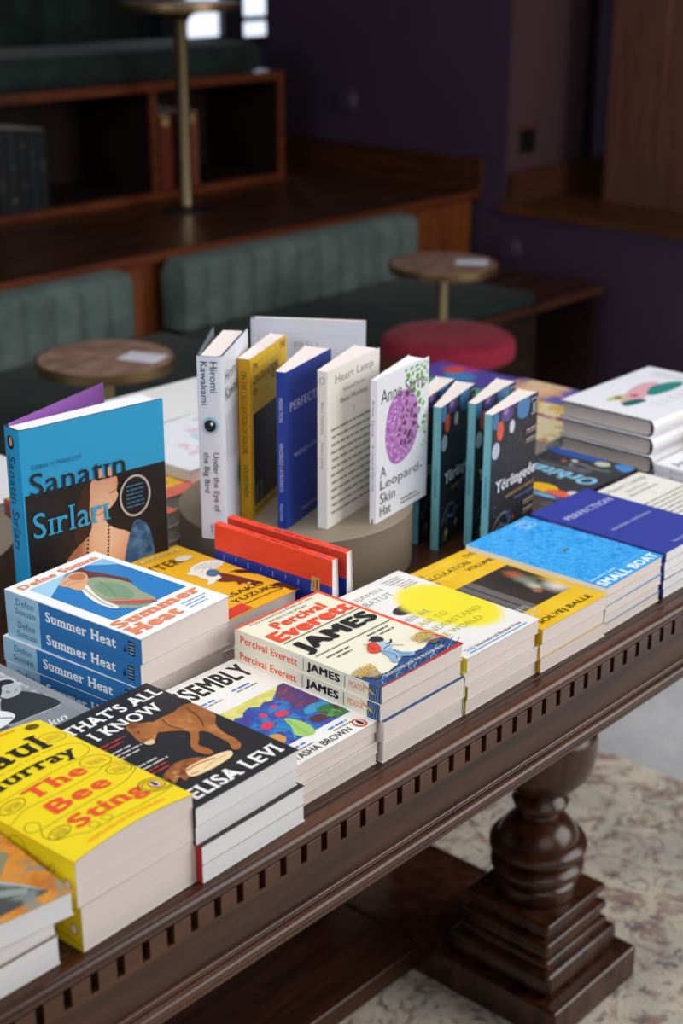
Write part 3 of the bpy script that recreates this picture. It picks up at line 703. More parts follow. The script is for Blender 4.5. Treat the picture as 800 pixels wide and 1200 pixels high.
def bee_s(T, h=198):
    def d(F):
        F.rect(0, 0, h, T, '#F6D90E'); F.text('Paul Murray', 12, T*.3, 78, T*.62, '#231F16', .02, True)
        F.text('The Bee Sting', 84, T*.34, 166, T*.66, '#F0502E', .045, True)
        F.line([(166, T*.5), (170, T*.7), (174, T*.6), (170, T*.5), (176, T*.36), (183, T*.3)], .6, '#3A3414', smooth=4)
        F.ell(188, T*.42, 4.6, 5.4, '#D8522E'); F.ell(188, T*.42, 3.4, 4.2, '#F2EEE4'); F.ring(128, T*.6, 12, T*.28, .6, '#3A3414')
        F.line([(150, T*.15), (175, T*.2), (196, T*.12)], .6, '#3A3414', smooth=3)
    return d
# black cover with a golden beast
HIDE = art('animal_hide', '#B06C34', [('#8E5024', 'n', .03, .5, .2), ('#CE9050', 'n', .05, .62, .14)])
HIDE2 = art('small_animal', '#A26030', [('#6A3418', 'n', .08, .52, .12), ('#D09050', 'n', .1, .62, .1)])
def levi_f(F, w=129, h=198):
    F.rect(0, 0, w, h, '#232124')
    Wt = '#F4F1EC'
    F.text("THAT'S ALL", 10, 171, 126, 188, Wt, .06, True); F.text('I KNOW', 22, 147, 106, 164, Wt, .06, True)
    F.text('ELISA LEVI', 11, 9, 121, 27, Wt, .07, True)
    F.smoothpoly([(76, 134), (88, 136), (104, 135), (118, 138), (128.3, 134), (128.6, 117), (126, 101), (114, 89), (108, 74), (106, 55), (102, 45), (95, 41), (91, 45), (97, 56), (98, 70), (99, 84), (94, 90), (85, 81), (77, 74), (78, 62), (76, 54), (70, 55), (67, 68), (72, 79), (82, 89), (88, 98), (83, 106), (76, 112), (70, 117), (68, 124)], '', HIDE)
    F.smoothpoly([(55, 146), (51, 134), (47, 122), (47, 111), (53, 107), (66, 116), (75, 120), (80, 128), (78, 137), (71, 142), (64, 147)], '', HIDE)
    F.smoothpoly([(58, 150), (68, 148), (66, 139), (58, 140)], '', HIDE2); F.ell(57, 131, 1.4, 1.6, '#1A0E08', n=10); F.smoothpoly([(47, 113), (48, 107), (54, 106), (56, 112)], '#E4C9A0'); F.line([(50, 120), (54, 116), (60, 116)], .9, '#2A1408', smooth=3)
    F.line([(88, 132), (84, 118), (88, 104)], 1.2, '#5E2E14', smooth=3); F.line([(118, 132), (114, 112), (104, 94)], 1.2, '#5E2E14', smooth=3)
    F.smoothpoly([(14, 55), (26, 62), (42, 66), (55, 62), (63, 56), (65, 50), (52, 47), (42, 46), (34, 41), (26, 38), (26, 46), (17, 42), (18, 50)], '', HIDE2)
    F.smoothpoly([(38, 50), (49, 53), (66, 51), (86, 46), (84, 38), (69, 35), (49, 35), (34, 39)], '#F2D6A2'); F.line([(38, 49), (52, 50), (70, 46)], 1.8, '#C85A44', smooth=4); F.line([(50, 40), (66, 43), (80, 42)], .9, '#C79A60', smooth=3); F.line([(36, 42), (44, 40)], 1.4, '#C84A3A')
    for i, (v, c) in enumerate(((134, '#B8382E'), (128, '#B8382E'), (118, '#CFCBC4'), (112, '#CFCBC4'), (106, '#CFCBC4'), (84, '#CFCBC4'), (78, '#CFCBC4'), (72, '#B8382E'), (66, '#B8382E'))): F.dashes(12, 44 if i in (0, 3, 6) else 36, v, 3.4, c, i)
def levi_s(T, h=198):
    def d(F): F.rect(0, 0, h, T, '#201F21'); F.text("THAT'S ALL I KNOW", 20, T*.3, 110, T*.72, '#F4F1EC', .03, True); F.text('ELISA LEVI', 120, T*.3, 172, T*.72, '#B8382E', .03, True)
    return d
# painted landscape on white
ASM = art('bright_painting', '#2F4FA8', [('#2F7FC2', 'n', .05, .5, .06), ('#4A3A92', 'n', .06, .56, .05)])
def asm_f(F, w=129, h=198):
    F.rect(0, 0, w, h, '#F1EDE6', nu=20)
    F.text('ASSEMBLY', 5, 160, 121, 190, K, .1)
    F.rect(30, 32, 122, 122, '', ASM, 16)
    F.poly([(30, 122), (115, 122), (113, 115), (98, 111), (87, 104), (79, 108), (69, 104), (62, 111), (51, 108), (44, 102), (37, 106), (30, 100)], '', art('pale_sky_paint', '#D6CF62', [('#E6E08A', 'n', .06, .5, .1)]))
    F.poly([(122, 122), (122, 71), (108, 68), (95, 72), (88, 78), (98, 92), (92, 104), (100, 112), (114, 122)], '', art('plum_paint', '#6A3562', [('#3E3C8A', 'n', .1, .52, .04), ('#8E4A5E', 'n', .14, .6, .03)]))
    for p in ([(41, 75), (53, 79), (54, 69), (42, 66)], [(69, 84), (81, 82), (79, 73), (67, 75)], [(77, 97), (83, 96), (79, 91), (75, 93)], [(56, 92), (62, 94), (63, 86), (57, 85)]): F.smoothpoly(p, '#D2405E')
    F.smoothpoly([(95, 68), (108, 70), (120, 64), (119, 57), (100, 56), (89, 60)], '#3D9AC8'); F.smoothpoly([(104, 60), (121, 56), (121, 34), (104, 34), (97, 42), (100, 52)], '', art('dark_green_paint', '#3A7A44', [('#5A3436', 'n', .09, .52, .05), ('#62B05A', 'n', .12, .6, .04)]))
    F.smoothpoly([(85, 53), (98, 50), (97, 39), (84, 42)], '#5A2E36'); F.smoothpoly([(69, 70), (76, 50), (70, 30), (58, 30), (52, 40), (60, 52)], '#A6CC6E'); F.line([(68, 66), (64, 48), (62, 32)], 1.4, '#7EB25E', smooth=3)
    F.smoothpoly([(31, 56), (42, 54), (42, 42), (31, 38)], '#D69A54'); F.line([(50, 66), (56, 50), (46, 34)], 1.6, '#2B9AC8', smooth=3)
    BL = '#4A74C8'
    for i, (u, v) in enumerate(((24, 146), (74, 146), (22, 22), (80, 22))):
        F.dashes(u, u+26, v, 4, BL, i); F.dashes(u+2, u+32, v-5, 2.4, '#6E6A64', i+4)
    F.text('NATASHA BROWN', 3, 5, 96, 14, K, .01); F.ell(110, 10, 7, 8.4, '#D8452E'); F.ell(110, 10, 4.6, 6, '#F4F0E6'); F.smoothpoly([(108, 6), (108, 12), (111, 15.5), (113, 11), (112.4, 6)], K)
def asm_s(T, h=198):
    def d(F): F.rect(0, 0, h, T, '#F1EDE6'); F.text('ASSEMBLY', 20, T*.25, 90, T*.75, K, .05); F.text('NATASHA BROWN', 100, T*.3, 165, T*.7, K)
    return d
# white with yellow sun blur
LAB = art('yellow_blur_cover', '#ECE9E3', [('#2E2C2C', 'e', 52, 123, 19, 11, .06), ('#B0A030', 'e', 68, 121, 17, 14, .6), ('#F1E234', 'e', 92, 96, 46, 66, .14)])
def laba_f(F, w=129, h=198):
    F.rect(0, 0, w, h, '', LAB)
    G = '#8E8A84'; Y = '#C3B42E'
    F.text('BENJAMIN', 8, 172, 76, 182, '#7E7A76', .0, True); F.text('LABATUT', 10, 157, 74, 167, '#7E7A76', .0, True)
    F.text('WHEN WE', 12, 99, 66, 108, G, 0, True); F.text('CEASE TO', 14, 82, 76, 91, Y, 0, True); F.text('UNDERSTAND', 14, 64, 112, 73, Y, 0, True); F.text('THE WORLD', 10, 47, 92, 56, Y, 0, True)
    for i in range(3): F.dashes(88, 114, 186-i*5, 2.4, '#8E8A84', i)
    for i in range(3): F.dashes(94, 118, 170-i*5, 2.2, '#8E8A84', i+9)
    F.text('International Booker Prize', 30, 9, 108, 14, '#4A4A50'); F.text('The 2021', 12, 9, 27, 14, '#3E8AC8'); F.rect(12, 4.6, 112, 5.8, '#3E9AD8')
def laba_s(T, h=198):
    def d(F): F.rect(0, 0, h, T, '#F1E234'); F.text('WHEN WE CEASE TO UNDERSTAND THE WORLD', 14, T*.3, 130, T*.68, K, 0, True)
    return d
# mustard cover with picture of a person reading
PIC = art('dim_reader_picture', '#3A302A', [('#6A6462', 'r', 30, 90, 20, 70, .06), ('#403A38', 'r', 36, 90, 1.6, 70, .3), ('#504A48', 'r', 24, 90, 1.2, 70, .3), ('#2A231E', 'e', 96, 104, 30, 36, .6), ('#A8562A', 'e', 103, 113, 8, 12, .7, 10, .1), ('#7E8A74', 'e', 98, 92, 9, 14, .7, 14, .08),
    ('#BDB8A4', 'e', 92, 76, 6, 9, .8, 8, .1), ('#D9CFC4', 'e', 110, 56, 12, 14, .9, 8, .08), ('#B06A48', 'e', 84, 66, 4, 6, .7, 6, .1), ('#E3C060', 'r', 124, 46, 9, 30, .8)])
MUST = art('mustard_cover', '#E8B71C', [('#F0C830', 'n', .02, .55, .2)])
def balle_f(F, w=129, h=198):
    F.rect(0, 0, w, h, '', MUST); F.rect(18, 42, 121, 136, '', PIC)
    for v, a, b in ((190, 36, 92), (176, 36, 112), (164, 30, 60)): F.rect(a, v, b, v+1, '#F6E24A')
    F.text('ON', 8, 184, 26, 192, '#33290E', .012); F.text('THE', 104, 184, 124, 192, '#33290E', .012)
    F.text('CALCULATION', 8, 170, 97, 179, '#33290E', .012); F.text('OF', 10, 156, 24, 164, '#33290E', .012); F.text('VOLUME', 74, 156, 124, 164, '#33290E', .012)
    F.text('I', 10, 140, 11.4, 148, '#33290E')
    for q in (0, 3.4): F.line([(15+q, 30+q), (38-q, 30+q), (38-q, 52-q), (15+q, 52-q)], .9, '#E9E2D0', True)
    F.rect(24, 30, 25, 52, '#E9E2D0'); F.text('SOLVEJ BALLE', 12, 7, 112, 18, '#33290E', .012)
def balle_s(T, h=198):
    def d(F): F.rect(0, 0, h, T, '', MUST); F.text('ON THE CALCULATION OF VOLUME', 20, T*.3, 118, T*.66, '#4A3A10'); F.text('SOLVEJ BALLE', 132, T*.3, 176, T*.66, '#4A3A10')
    return d
SEA = art('speckled_blue_cover', '#2E9BE6', [('#53B6F2', 'n', .22, .52, .12), ('#1E86D6', 'n', .12, .6, .1)])
def boat_f(F, w=129, h=198):
    F.rect(0, 0, w, h, '', SEA); F.rect(60, 96, 72, 99, '#5A5236'); F.rect(62, 98, 69, 100.5, '#7A6A40')
    F.text('SMALL BOAT', 3, 4, 126, 18, '#E9F4FB', .1); F.dashes(4, 60, 23, 3, '#BFE2F6', 2); F.dashes(72, 120, 23, 2, '#8CC8F0', 6)
    F.line([(92, 172), (114, 172), (114, 190), (92, 190)], 1.6, '#C8E6F8', True); F.line([(97, 176), (108, 176), (108, 186), (97, 186)], 1.2, '#C8E6F8', True)
def boat_s(T, h=198):
    def d(F): F.rect(0, 0, h, T, '#E9EEF2'); None
    return d
def perf_f(F, w=125, h=197):
    Wt = '#C9CDEC'
    F.text('PERFECTION', 10, 146, 115, 157, Wt, .01, True); F.text('VINCENZO LATRONICO', 18, 86, 108, 91, Wt, 0, True); F.text('Fitzcarraldo Editions', 38, 11, 88, 15.5, Wt, 0, True)
def perf_s(T, h=197):
    def d(F): F.text('PERFECTION', 32, T*.3, 62, T*.66, '#C9CDEC', .0, True); F.text('VINCENZO LATRONICO', 88, T*.3, 150, T*.66, '#C9CDEC', 0, True); F.text('Fitzcarraldo', 166, T*.3, 188, T*.62, '#C9CDEC')
    return d
def heart_f(F, w=129, h=198):
    G = '#7C7870'
    F.text('Heart Lamp', 18, 176, 112, 189, G, .0, True); F.text('Selected Stories', 38, 165, 92, 170, G, 0, True); F.text('Banu Mushtaq', 30, 150, 98, 158, G, 0, True, .2)
    F.line([(64, 134), (66, 138), (63, 141)], 1, G)
    for i in range(12): F.dashes(9+(i*5 % 3), 119, 122-i*9.6, 4.6, '#8E8A82', i+2)
def heart_s(T, h=198):
    def d(F): F.ring(12, T*.5, 4, T*.22, .8, '#8E8A82'); F.text('Banu Mushtaq', 38, T*.3, 78, T*.68, '#8E8A82', 0, True); F.text('Heart Lamp', 88, T*.3, 122, T*.68, '#8E8A82', 0, True)
    return d
LEO = art('leopard_spot_print', '#F2F1F6', [('#B45CB8', 'e', 56, 108, 42, 46, .1, 7, .12), ('#D9A8DC', 'n', .16, .55, .06), ('#F2F1F6', 'e', 10, 108, 6, 6, .2)])
LEO2 = art('purple_thumb_print', '#A852AE', [('#C98ACC', 'n', .3, .5, .08), ('#EADDEE', 'n', .22, .6, .04)])
LEOG = art('green_spots', '#F2F1F6', [('#63A844', 'v', .095, .15, .03)])
LEOP = art('plum_spots', '#C88CC8', [('#6E3A62', 'v', .095, .12, .03)])
def leop_f(F, w=125, h=185):
    F.rect(0, 0, w, h, '#F2F1F6')
    F.rect(66, 92, 122, 181, '', LEOG); F.rect(110, 70, 122, 92, '', LEOG)
    F.smoothpoly([(22, 120), (30, 142), (46, 154), (68, 156), (86, 148), (98, 132), (100, 106), (92, 82), (74, 68), (50, 64), (32, 74), (22, 96)], '', LEO2, 6)
    F.smoothpoly([(50, 92), (60, 132), (72, 153), (88, 146), (98, 130), (100, 106), (92, 84)], '', LEOP, 5)
    F.text('Anne Serre', 10, 150, 116, 168, '#1E1E22', .005)
    F.text('A', 10, 56, 24, 70, '#1E1E22'); F.text('Leopard-', 10, 37, 112, 53, '#1E1E22'); F.text('Skin', 10, 22, 46, 36, '#1E1E22'); F.text('Hat', 10, 6, 36, 19, '#1E1E22')
    F.dashes(60, 100, 13, 3, '#3A3A40', 1); F.dashes(60, 108, 8, 3, '#3A3A40', 2); F.line([(104, 56), (112, 56), (112, 64)], .6, '#A0A0B0')
def leop_s(T, h=185):
    def d(F): F.text('Anne Serre', 24, T*.28, 70, T*.7, '#5A5A9A'); F.text('A Leopard-Skin Hat', 80, T*.28, 140, T*.7, '#5A5A9A'); F.rect(176, T*.4, 182, T*.6, K)
    return d
def planets(F, w, h):
    F.ell(22, 168, 9, 13, '#E85C40'); F.ell(54, 166, 7, 9, '#D7DDE2'); F.ell(12, 144, 10, 11, '#C4CCD2')
    F.smoothpoly([(68, 178), (78, 170), (96, 170), (102, 184), (98, 194), (70, 194)], '#4C84B4'); F.ell(40, 186, 16, 9, '#5C4A8A'); F.ell(36, 190, 7, 4, '#A87CC0'); F.ell(8, 184, 9, 11, '#4A7CA8')
    rn = random.Random(5)
    for i in range(60): F.ell(rn.uniform(4, w-4), rn.uniform(4, h-4), rn.uniform(.4, .9), rn.uniform(.4, .9), '#C9CDD4', n=6)
    F.line([(6, 34), (18, 48), (34, 54), (50, 50), (56, 40), (44, 34), (30, 40), (18, 34)], 3, '#7E8894', smooth=5); F.ell(50, 46, 6, 7, '#2E4A7C'); F.ell(64, 40, 2.2, 2.6, '#E05A3C'); F.ell(20, 16, 9, 9, '#5C6E4C'); F.ell(24, 18, 4, 4, '#C9BC8A'); F.ell(58, 22, 5, 6, '#8FA4B8')
def yor_f(F, w=125, h=195):
    F.rect(0, 0, w, h, '#26262E'); F.rect(0, 188, w, h, '#2E3A66'); planets(F, w, h)
    F.text('Yörüngede', 12, 82, 122, 103, '#F0F0F2', .07, True); F.text('SAMANTHA HARVEY', 40, 72, 122, 77, '#C9A56A', .02); F.dashes(66, 118, 64, 3, '#4C84B4', 3)
    F.line([(104, 170), (118, 170), (118, 190), (104, 190), (104, 186)], 1.6, '#D0D4DA'); 
    for k in range(4): F.rect(107, 173+k*3, 114, 174.6+k*3, '#D0D4DA')
    for i, (v, c) in enumerate(((150, '#D8D8DA'), (146, '#C9A56A'), (137, '#D8D8DA'), (133, '#C9A56A'), (52, '#D8D8DA'), (48, '#C9A56A'), (40, '#D8D8DA'), (36, '#C9A56A'))): F.dashes(92, 120, v, 2.4, c, i)
def yor_s(T, h=195):
    def d(F): F.text('YÖRÜNGEDE', 82, T*.3, 124, T*.72, '#2E6E7C', .01); F.dashes(20, 60, T*.35, 3, '#9AD0D8', 4)
    return d
# bright blue hardback: plain standing figure in place of the printed portrait
SKIN = art('figure_skin_tone', '#DFA888', [('#EBC3A4', 'e', 104, 118, 24, 40, .6), ('#B06E50', 'e', 58, 110, 16, 60, .6)])
SLV = art('blue_sleeve', '#2F5C8C', [('#5484B4', 'n', .05, .52, .1), ('#1C3A60', 'n', .08, .6, .1)])
def san_f(F, w=187, h=255):
    F.rect(0, 0, w, h, '#27A4D8'); F.rect(2, 0, w, 180, '#141316')
    F.smoothpoly([(62, 110), (64, 140), (72, 166), (84, 179), (104, 179), (112, 172), (100, 150), (86, 124), (74, 104)], '#3A1F18')
    F.smoothpoly([(36, 0), (36, 50), (44, 84), (60, 102), (76, 112), (84, 124), (82, 140), (84, 160), (88, 179), (116, 179), (121, 170), (119, 160), (121, 154), (116, 146), (108, 140), (102, 138), (104, 124), (116, 114), (134, 104), (146, 80), (150, 40), (150, 0)], '', SKIN)
    F.line([(108, 160), (113, 159), (118, 161)], 1.4, '#A8503E', smooth=3); F.line([(84, 140), (94, 136), (104, 140)], 1.2, '#B47456', smooth=4); F.line([(117, 170), (122, 168), (118, 165)], 1, '#B47456')
    F.smoothpoly([(128, 0), (122, 40), (126, 76), (138, 112), (150, 116), (162, 100), (168, 60), (168, 0)], '', SLV); F.smoothpoly([(96, 40), (112, 70), (124, 64), (120, 30), (100, 20)], '#D8B56A')
    for k in range(24):
        q = k/23; F.ell(80-8*sin(q*2), 124-q*112, 1.5, 1.5, '#1C1412', n=8); F.ell(106-16*q*q, 128-q*100, 1.4, 1.4, '#1C1412', n=8)
    F.text('DEBRA N. MANCOFF', 13, 208, 76, 213, '#146A94'); F.text('Sanatın', 9, 177, 134, 204, '#14222C', .012, True); [F.poly([(u, 180), (u+5, 180), (u+5, 190), (u, 190)], '', SKIN) for u in (96, 108)]
    F.rect(86, 176, 124, 186, '', SKIN) if False else None
    F.text('Sırları', 9, 128, 108, 158, '#33A8D8', .012, True)
    F.ring(143, 148, 20, 24, 2.6, '#BDBBB8', 40); F.ell(143, 148, 18, 22, '#101014')
    for i in range(6): F.dashes(131, 155, 160-i*5, 2.6, '#2A7E9C', i)
def san_s(T, h=255):
    def d(F):
        F.rect(0, -2, h, T+2, '#2299CC') if False else None
        F.ell(16, T*.5, 8, 6.4, '#1C1412'); F.ell(15, T*.52, 5.4, 3.6, '#DDA582'); F.text('Sanatın Sırları', 32, T*.28, 142, T*.72, '#125E80', .02, True); F.dashes(186, 226, T*.4, 3, '#146A94', 2)
    return d
def kawa_f(F, w=135, h=225):
    F.text('Hiromi', 12, 190, 66, 204, '#2A2A30'); F.text('Kawakami', 12, 168, 104, 184, '#2A2A30')
    for u in (14, 34, 54): F.line([(u, 92), (u, 150), (u+12, 150), (u+12, 92)], 1, '#4A4A50', True)
    F.ell(88, 60, 26, 26, '#9AD4DE'); F.ell(88, 60, 19, 19, '#1C1C22')
def kawa_s(T, h=225):
    def d(F):
        F.text('Hiromi', 6, T*.54, 43, T*.82, '#2E4254', .008); F.text('Kawakami', 6, T*.18, 58, T*.44, '#2E4254', .008)
        F.ell(83, T*.5, 10.5, 9.5, '#8CCEDA'); F.ell(85, T*.46, 8.6, 8.6, '#E9C4D8'); F.ell(83, T*.5, 8.8, 7.8, '#8CCEDA'); F.ell(83, T*.5, 7.4, 7, '#16161C'); F.ell(80.5, T*.57, 1.9, 1.8, '#F2F4F8')
        F.text('Under the Eye of', 116, T*.52, 190, T*.80, '#26323F', .008); F.text('the Big Bird', 116, T*.16, 166, T*.44, '#26323F', .008); F.dashes(206, 216, T*.42, 3, '#8A96A8', 1)
    return d
def butter_f(F, w=129, h=198):
    F.rect(0, 0, w, h, '#F2B41C'); Dk = '#4A1E16'
    F.ell(106, 124, 24, 13, '#F4EFE2')
    for i in range(4): F.dashes(92-i % 2*4, 120, 130-i*5, 2.2, '#8A8478', i)
    F.smoothpoly([(73, 123), (87, 125), (95, 121), (99, 115), (101, 105), (104, 94), (103, 82), (91, 81), (85, 86), (77, 82), (68, 84), (78, 93), (76, 102), (77, 110)], '#F1EBDD')
    F.smoothpoly([(99, 104), (106, 88), (110, 71), (112, 55), (115, 44), (103, 46), (99, 58), (91, 57), (96, 67), (88, 74), (83, 83), (94, 88)], '#6E2A1A'); F.smoothpoly([(91, 110), (103, 113), (104, 101), (92, 94), (86, 100)], '#4A6A8E')
    F.line([(84, 120), (96, 116), (104, 118)], 2.4, '#F1EBDD', smooth=3); F.ell(103, 53, 1.6, 2.4, '#F1EBDD')
    F.smoothpoly([(118, 92), (128, 84), (128, 64), (124, 74), (116, 84)], Dk); F.smoothpoly([(116, 30), (128, 28), (128, 0.5), (121, 4), (121, 17)], Dk); F.line([(112, 92), (122, 84)], 2, Dk); F.line([(110, 24), (124, 16)], 2, Dk)
    F.text('ASAKO', 52, 39, 115, 48, K, .012); F.text('YUZUKI', 52, 24, 116, 33, K, .012); F.dashes(54, 118, 15, 2.4, '#6A4A10', 1)
    F.rect(0, 2, 56, 20, '#E23A2A'); F.text('BUTTER', 24, 152, 96, 168, '#5A3A14', .02, True); F.rect(60, 182, 120, 188, '#F6D678'); F.dashes(64, 116, 183.5, 3, '#8A6A1E', 4)
    F.ell(104, 160, 12, 8, '#E8DCC0')
PHOTO = art('grey_photograph', '#8D9093', [('#C9CBCE', 'n', .045, .5, .1), ('#3A3C3F', 'n', .06, .57, .04)])
def photo_f(F, w=129, h=198):
    F.rect(0, 0, w, h, '', PHOTO); F.poly([(0, 110), (w, 128), (w, h), (0, h)], '#C4C7CB')
    F.smoothpoly([(70, 40), (84, 70), (100, 88), (118, 84), (128, 60), (128, 36), (100, 36)], '#2E3032')
    F.smoothpoly([(98, 84), (100, 104), (110, 112), (122, 108), (124, 96), (118, 84), (108, 80)], '#B4B6B8'); F.smoothpoly([(96, 90), (96, 108), (108, 118), (124, 114), (124, 104), (112, 106), (104, 96)], '#26282A')
    F.ell(108, 92, 2, 3, '#8A8C8E'); F.line([(113, 88), (118, 90)], 1, '#5A5C5E')
    F.smoothpoly([(40, 60), (60, 74), (80, 66), (84, 48), (60, 38), (40, 44)], '#E4E5E6'); F.smoothpoly([(60, 96), (70, 108), (86, 100), (84, 82), (66, 80)], '#D8D9DB'); F.line([(60, 60), (72, 54), (80, 46)], 2, '#6A6C6E', smooth=3)
    F.rect(0, 0, w, 33, '#85898E'); F.text('aşkın', 78, 4, 116, 18, '#EDEEF0', .0, False, .35); F.dashes(10, 96, 25, 3, '#5A5E62', 3)
STRK = art('grey_streaks', '#4B4D49', [('#7C837E', 'n', .03, .53, .05), ('#2F302E', 'n', .05, .6, .05)])
ORG = art('orange_photo', '#D98E2E', [('#B86A22', 'n', .04, .55, .1), ('#8E8A74', 'n', .06, .6, .06)])
def bl_f(F, w=140, h=210):
    F.rect(0, 0, w, h, '', ORG); F.poly([(0, 0), (128, 12), (96, 60), (0, 190)], '', STRK)
    F.poly([(0, 190), (98, 58), (118, 30), (126, 14), (112, 34), (90, 62), (0, 178)], '#A8AEA8'); F.poly([(0, 96), (118, 26), (112, 20), (0, 76)], '#8E9690'); F.poly([(0, 40), (60, 22), (0, 28)], '#A3AAA4'); F.poly([(100, 62), (126, 84), (130, 76), (108, 52)], '#8A8468')
def orb_f(F, w=142, h=192):
    F.rect(0, 0, w, h, '#3A3B40')
    F.smoothpoly([(40, 14), (80, 20), (120, 22), (141, 14), (141, 2), (60, 2)], '#2E5CB4'); F.smoothpoly([(2, 4), (2, 26), (14, 26), (30, 14), (24, 3)], '#4A8ED2'); F.ell(46, 20, 12, 10, '#C9CEB4'); F.ell(84, 34, 5, 4, '#E8E8F0'); F.ell(96, 44, 4, 4, '#D85A44')
    F.line([(20, 40), (44, 46), (70, 40), (80, 52), (64, 60), (40, 56)], 5, '#7E8088', smooth=5)
    F.text('Orbitals', 10, 80, 136, 112, '#8FC8E6', .1, True, .15); F.dashes(40, 120, 68, 4, '#9A9AA2', 2); F.dashes(60, 130, 60, 3, '#6A6A72', 5)
    F.ell(54, 158, 24, 17, '#F0B91E'); F.ell(24, 164, 20, 12, '#E4694A'); F.ell(8, 150, 10, 8, '#D8D8E0'); F.smoothpoly([(10, 176), (60, 172), (130, 180), (130, 190), (10, 190)], '#5A4A8A'); F.ell(36, 182, 20, 6, '#6FB0CE')
def hc_f(F, w=156, h=250):
    F.rect(0, 0, w, h, '#F1F1F5')
    F.smoothpoly([(96, 70), (84, 110), (70, 150), (64, 196), (76, 210), (90, 190), (104, 150), (112, 110), (110, 84)], '#E4AEB6'); F.smoothpoly([(62, 60), (60, 100), (68, 140), (82, 128), (92, 96), (86, 62), (72, 44)], '#2E8A82')
    F.smoothpoly([(58, 170), (62, 206), (70, 214), (80, 196), (72, 168)], '#1F6E68'); F.smoothpoly([(88, 176), (96, 206), (108, 200), (104, 168)], '#C9CF8A'); F.ell(98, 184, 5, 7, '#8E3A3A'); F.ell(86, 158, 6, 8, '#C25A6A')
    for i in range(6): F.dashes(30-i % 2*4, 30+18, 60+i*22, 4, '#B8B8C2', i)
    for i in range(3): F.dashes(20, 130, 20+i*9, 5, '#D2D2DA', i+7)
def red_f(F, w=110, h=178):
    F.rect(0, 0, w, h, '#F2482C'); F.rect(31, 0, w, h, '#2B3A9A')
    rn = random.Random(2)
    for i in range(8): F.rect(33+rn.random()*3, 14+i*19, 38+rn.random()*6, 14.8+i*19, '#C9CCF0')
    
def red_badge(F): F.rect(25, 148, 43, 160, '#D7A463'); F.dashes(28, 40, 155, 3, '#5A3A1E', 2); F.rect(30, 151, 38, 152, '#5A3A1E')
def red_s(T, h=178):
    def d(F): F.rect(0, 0, h, T, '#F2482C'); F.dashes(52, 110, T*.3, 6, '#B02A1C', 4); F.dashes(120, 134, T*.35, 3.4, '#8E2416', 1); F.dashes(14, 24, T*.35, 3.4, '#5A3A9A', 1)
    return d
# ------------------------------------------------------------------ books lying along the front edge
WH = mat('#F4F3F2', .4)
def paper(name, w, h, T, col, f, s, page=PAGE, bow=0, spc=None, **k):
    return (bookparts(w, h, T, mat(col, .38), mat(spc or col, .4), mat(col, .4), f, s, page, 0, bow, **k),
            bookparts(w, h, T, mat(col, .38), mat(spc or col, .4), mat(col, .4), None, s, page, 0, 0, **k))
# grey and orange book, front left corner
tp, lw = paper('x', 140, 210, 21, '#B98A3E', bl_f, None, PAGEW)
place(tp, flat(-11, -9, 54.5, -6), 'paperback_book', 'grey and orange photo-cover book at the bottom left corner, overhanging the table edge', 'books in the pile at the bottom left corner')
_, l2 = paper('x', 130, 205, 27, '#6A5A50', None, None, PAGEW)
a = place(l2, flat(-4, -2, 27), 'paperback_book', 'thick pale-paged book in the bottom left corner pile, just under the orange one', 'books in the pile at the bottom left corner')
dup(a, flat(-3, -4, 0), 'thick pale-paged book in the bottom left corner pile, lowest on the table')
# yellow books with loops
T = 42.7
tp, lw = paper('x', 129, 198, T, '#F6D90E', bee_f, bee_s(T), bow=6)
stack(tp, lw, 2, 144, -7, T, 1.9, 129, 198, 'thick bright yellow paperback with black loops and red title, {} of its two-book pile', 'yellow looped paperbacks', {1: (3, 0, .3)})
# black covers with beast
T = 18.3
tp, lw = paper('x', 129, 198, T, '#201F21', levi_f, levi_s(T), PAGEW)
stack(tp, lw, 2, 272, -5, T, 1.7, 129, 198, 'black paperback with white capitals and golden animal, {} of its pair', 'black paperbacks with white capitals', {1: (0, 1, .2)}, z0=2*T)
_, l2 = paper('x', 130, 198, T, '#26242A', None, lambda F: F.rect(0, 0, 198, T, '#B8282A'), PAGEW)
a = place(l2, flat(274, -9, T, 1.5), 'paperback_book', 'red-spined book with a black cover edge under the two black paperbacks, upper one', 'red-spined books under the black paperbacks')
dup(a, flat(274, -9, 0, 1.4), 'red-spined book lying on the table at the foot of the black paperback pile')
# white book with painted landscape
T = 11.5
tp, lw = paper('x', 126, 198, T, '#F1EDE6', asm_f, asm_s(T))
stack(tp, lw, 4, 401, 12, T, .5, 129, 198, 'white paperback with a bright painted landscape, {} in its pile', 'white paperbacks with painted landscape', {1: (-1, 1, .3), 2: (0, -1, 0), 3: (-1, 0, -.2)})
# cream covers, running figure
T = 18
tp, lw = paper('x', 129, 198, T, '#F0E9CF', james_f, james_s(T), spc='#EFE8D2')
stack(tp, lw, 2, 528, 10, T, .6, 129, 198, 'cream paperback with bold black title and cream spine, {} of its pair', 'cream paperbacks with bold black title', {1: (-2, 0, -.3)}, z0=46)
T = 23
_, l2 = paper('x', 129, 198, T, '#2E4E7E', lambda F: (F.rect(0, 0, 129, 198, '#2E4E7E'), F.rect(0, 0, 6, 198, '#EE5B3C')), None)
a = place(l2, flip(528, 6, T, 129, 198, T, .4), 'paperback_book', 'cream-paged paperback with a navy cover edge, just below the cream spines', 'turned paperbacks under the cream spines')
dup(a, flip(529, 8, 0, 129, 198, T, .6), 'cream-paged paperback lowest in the cream title pile, resting on the table')
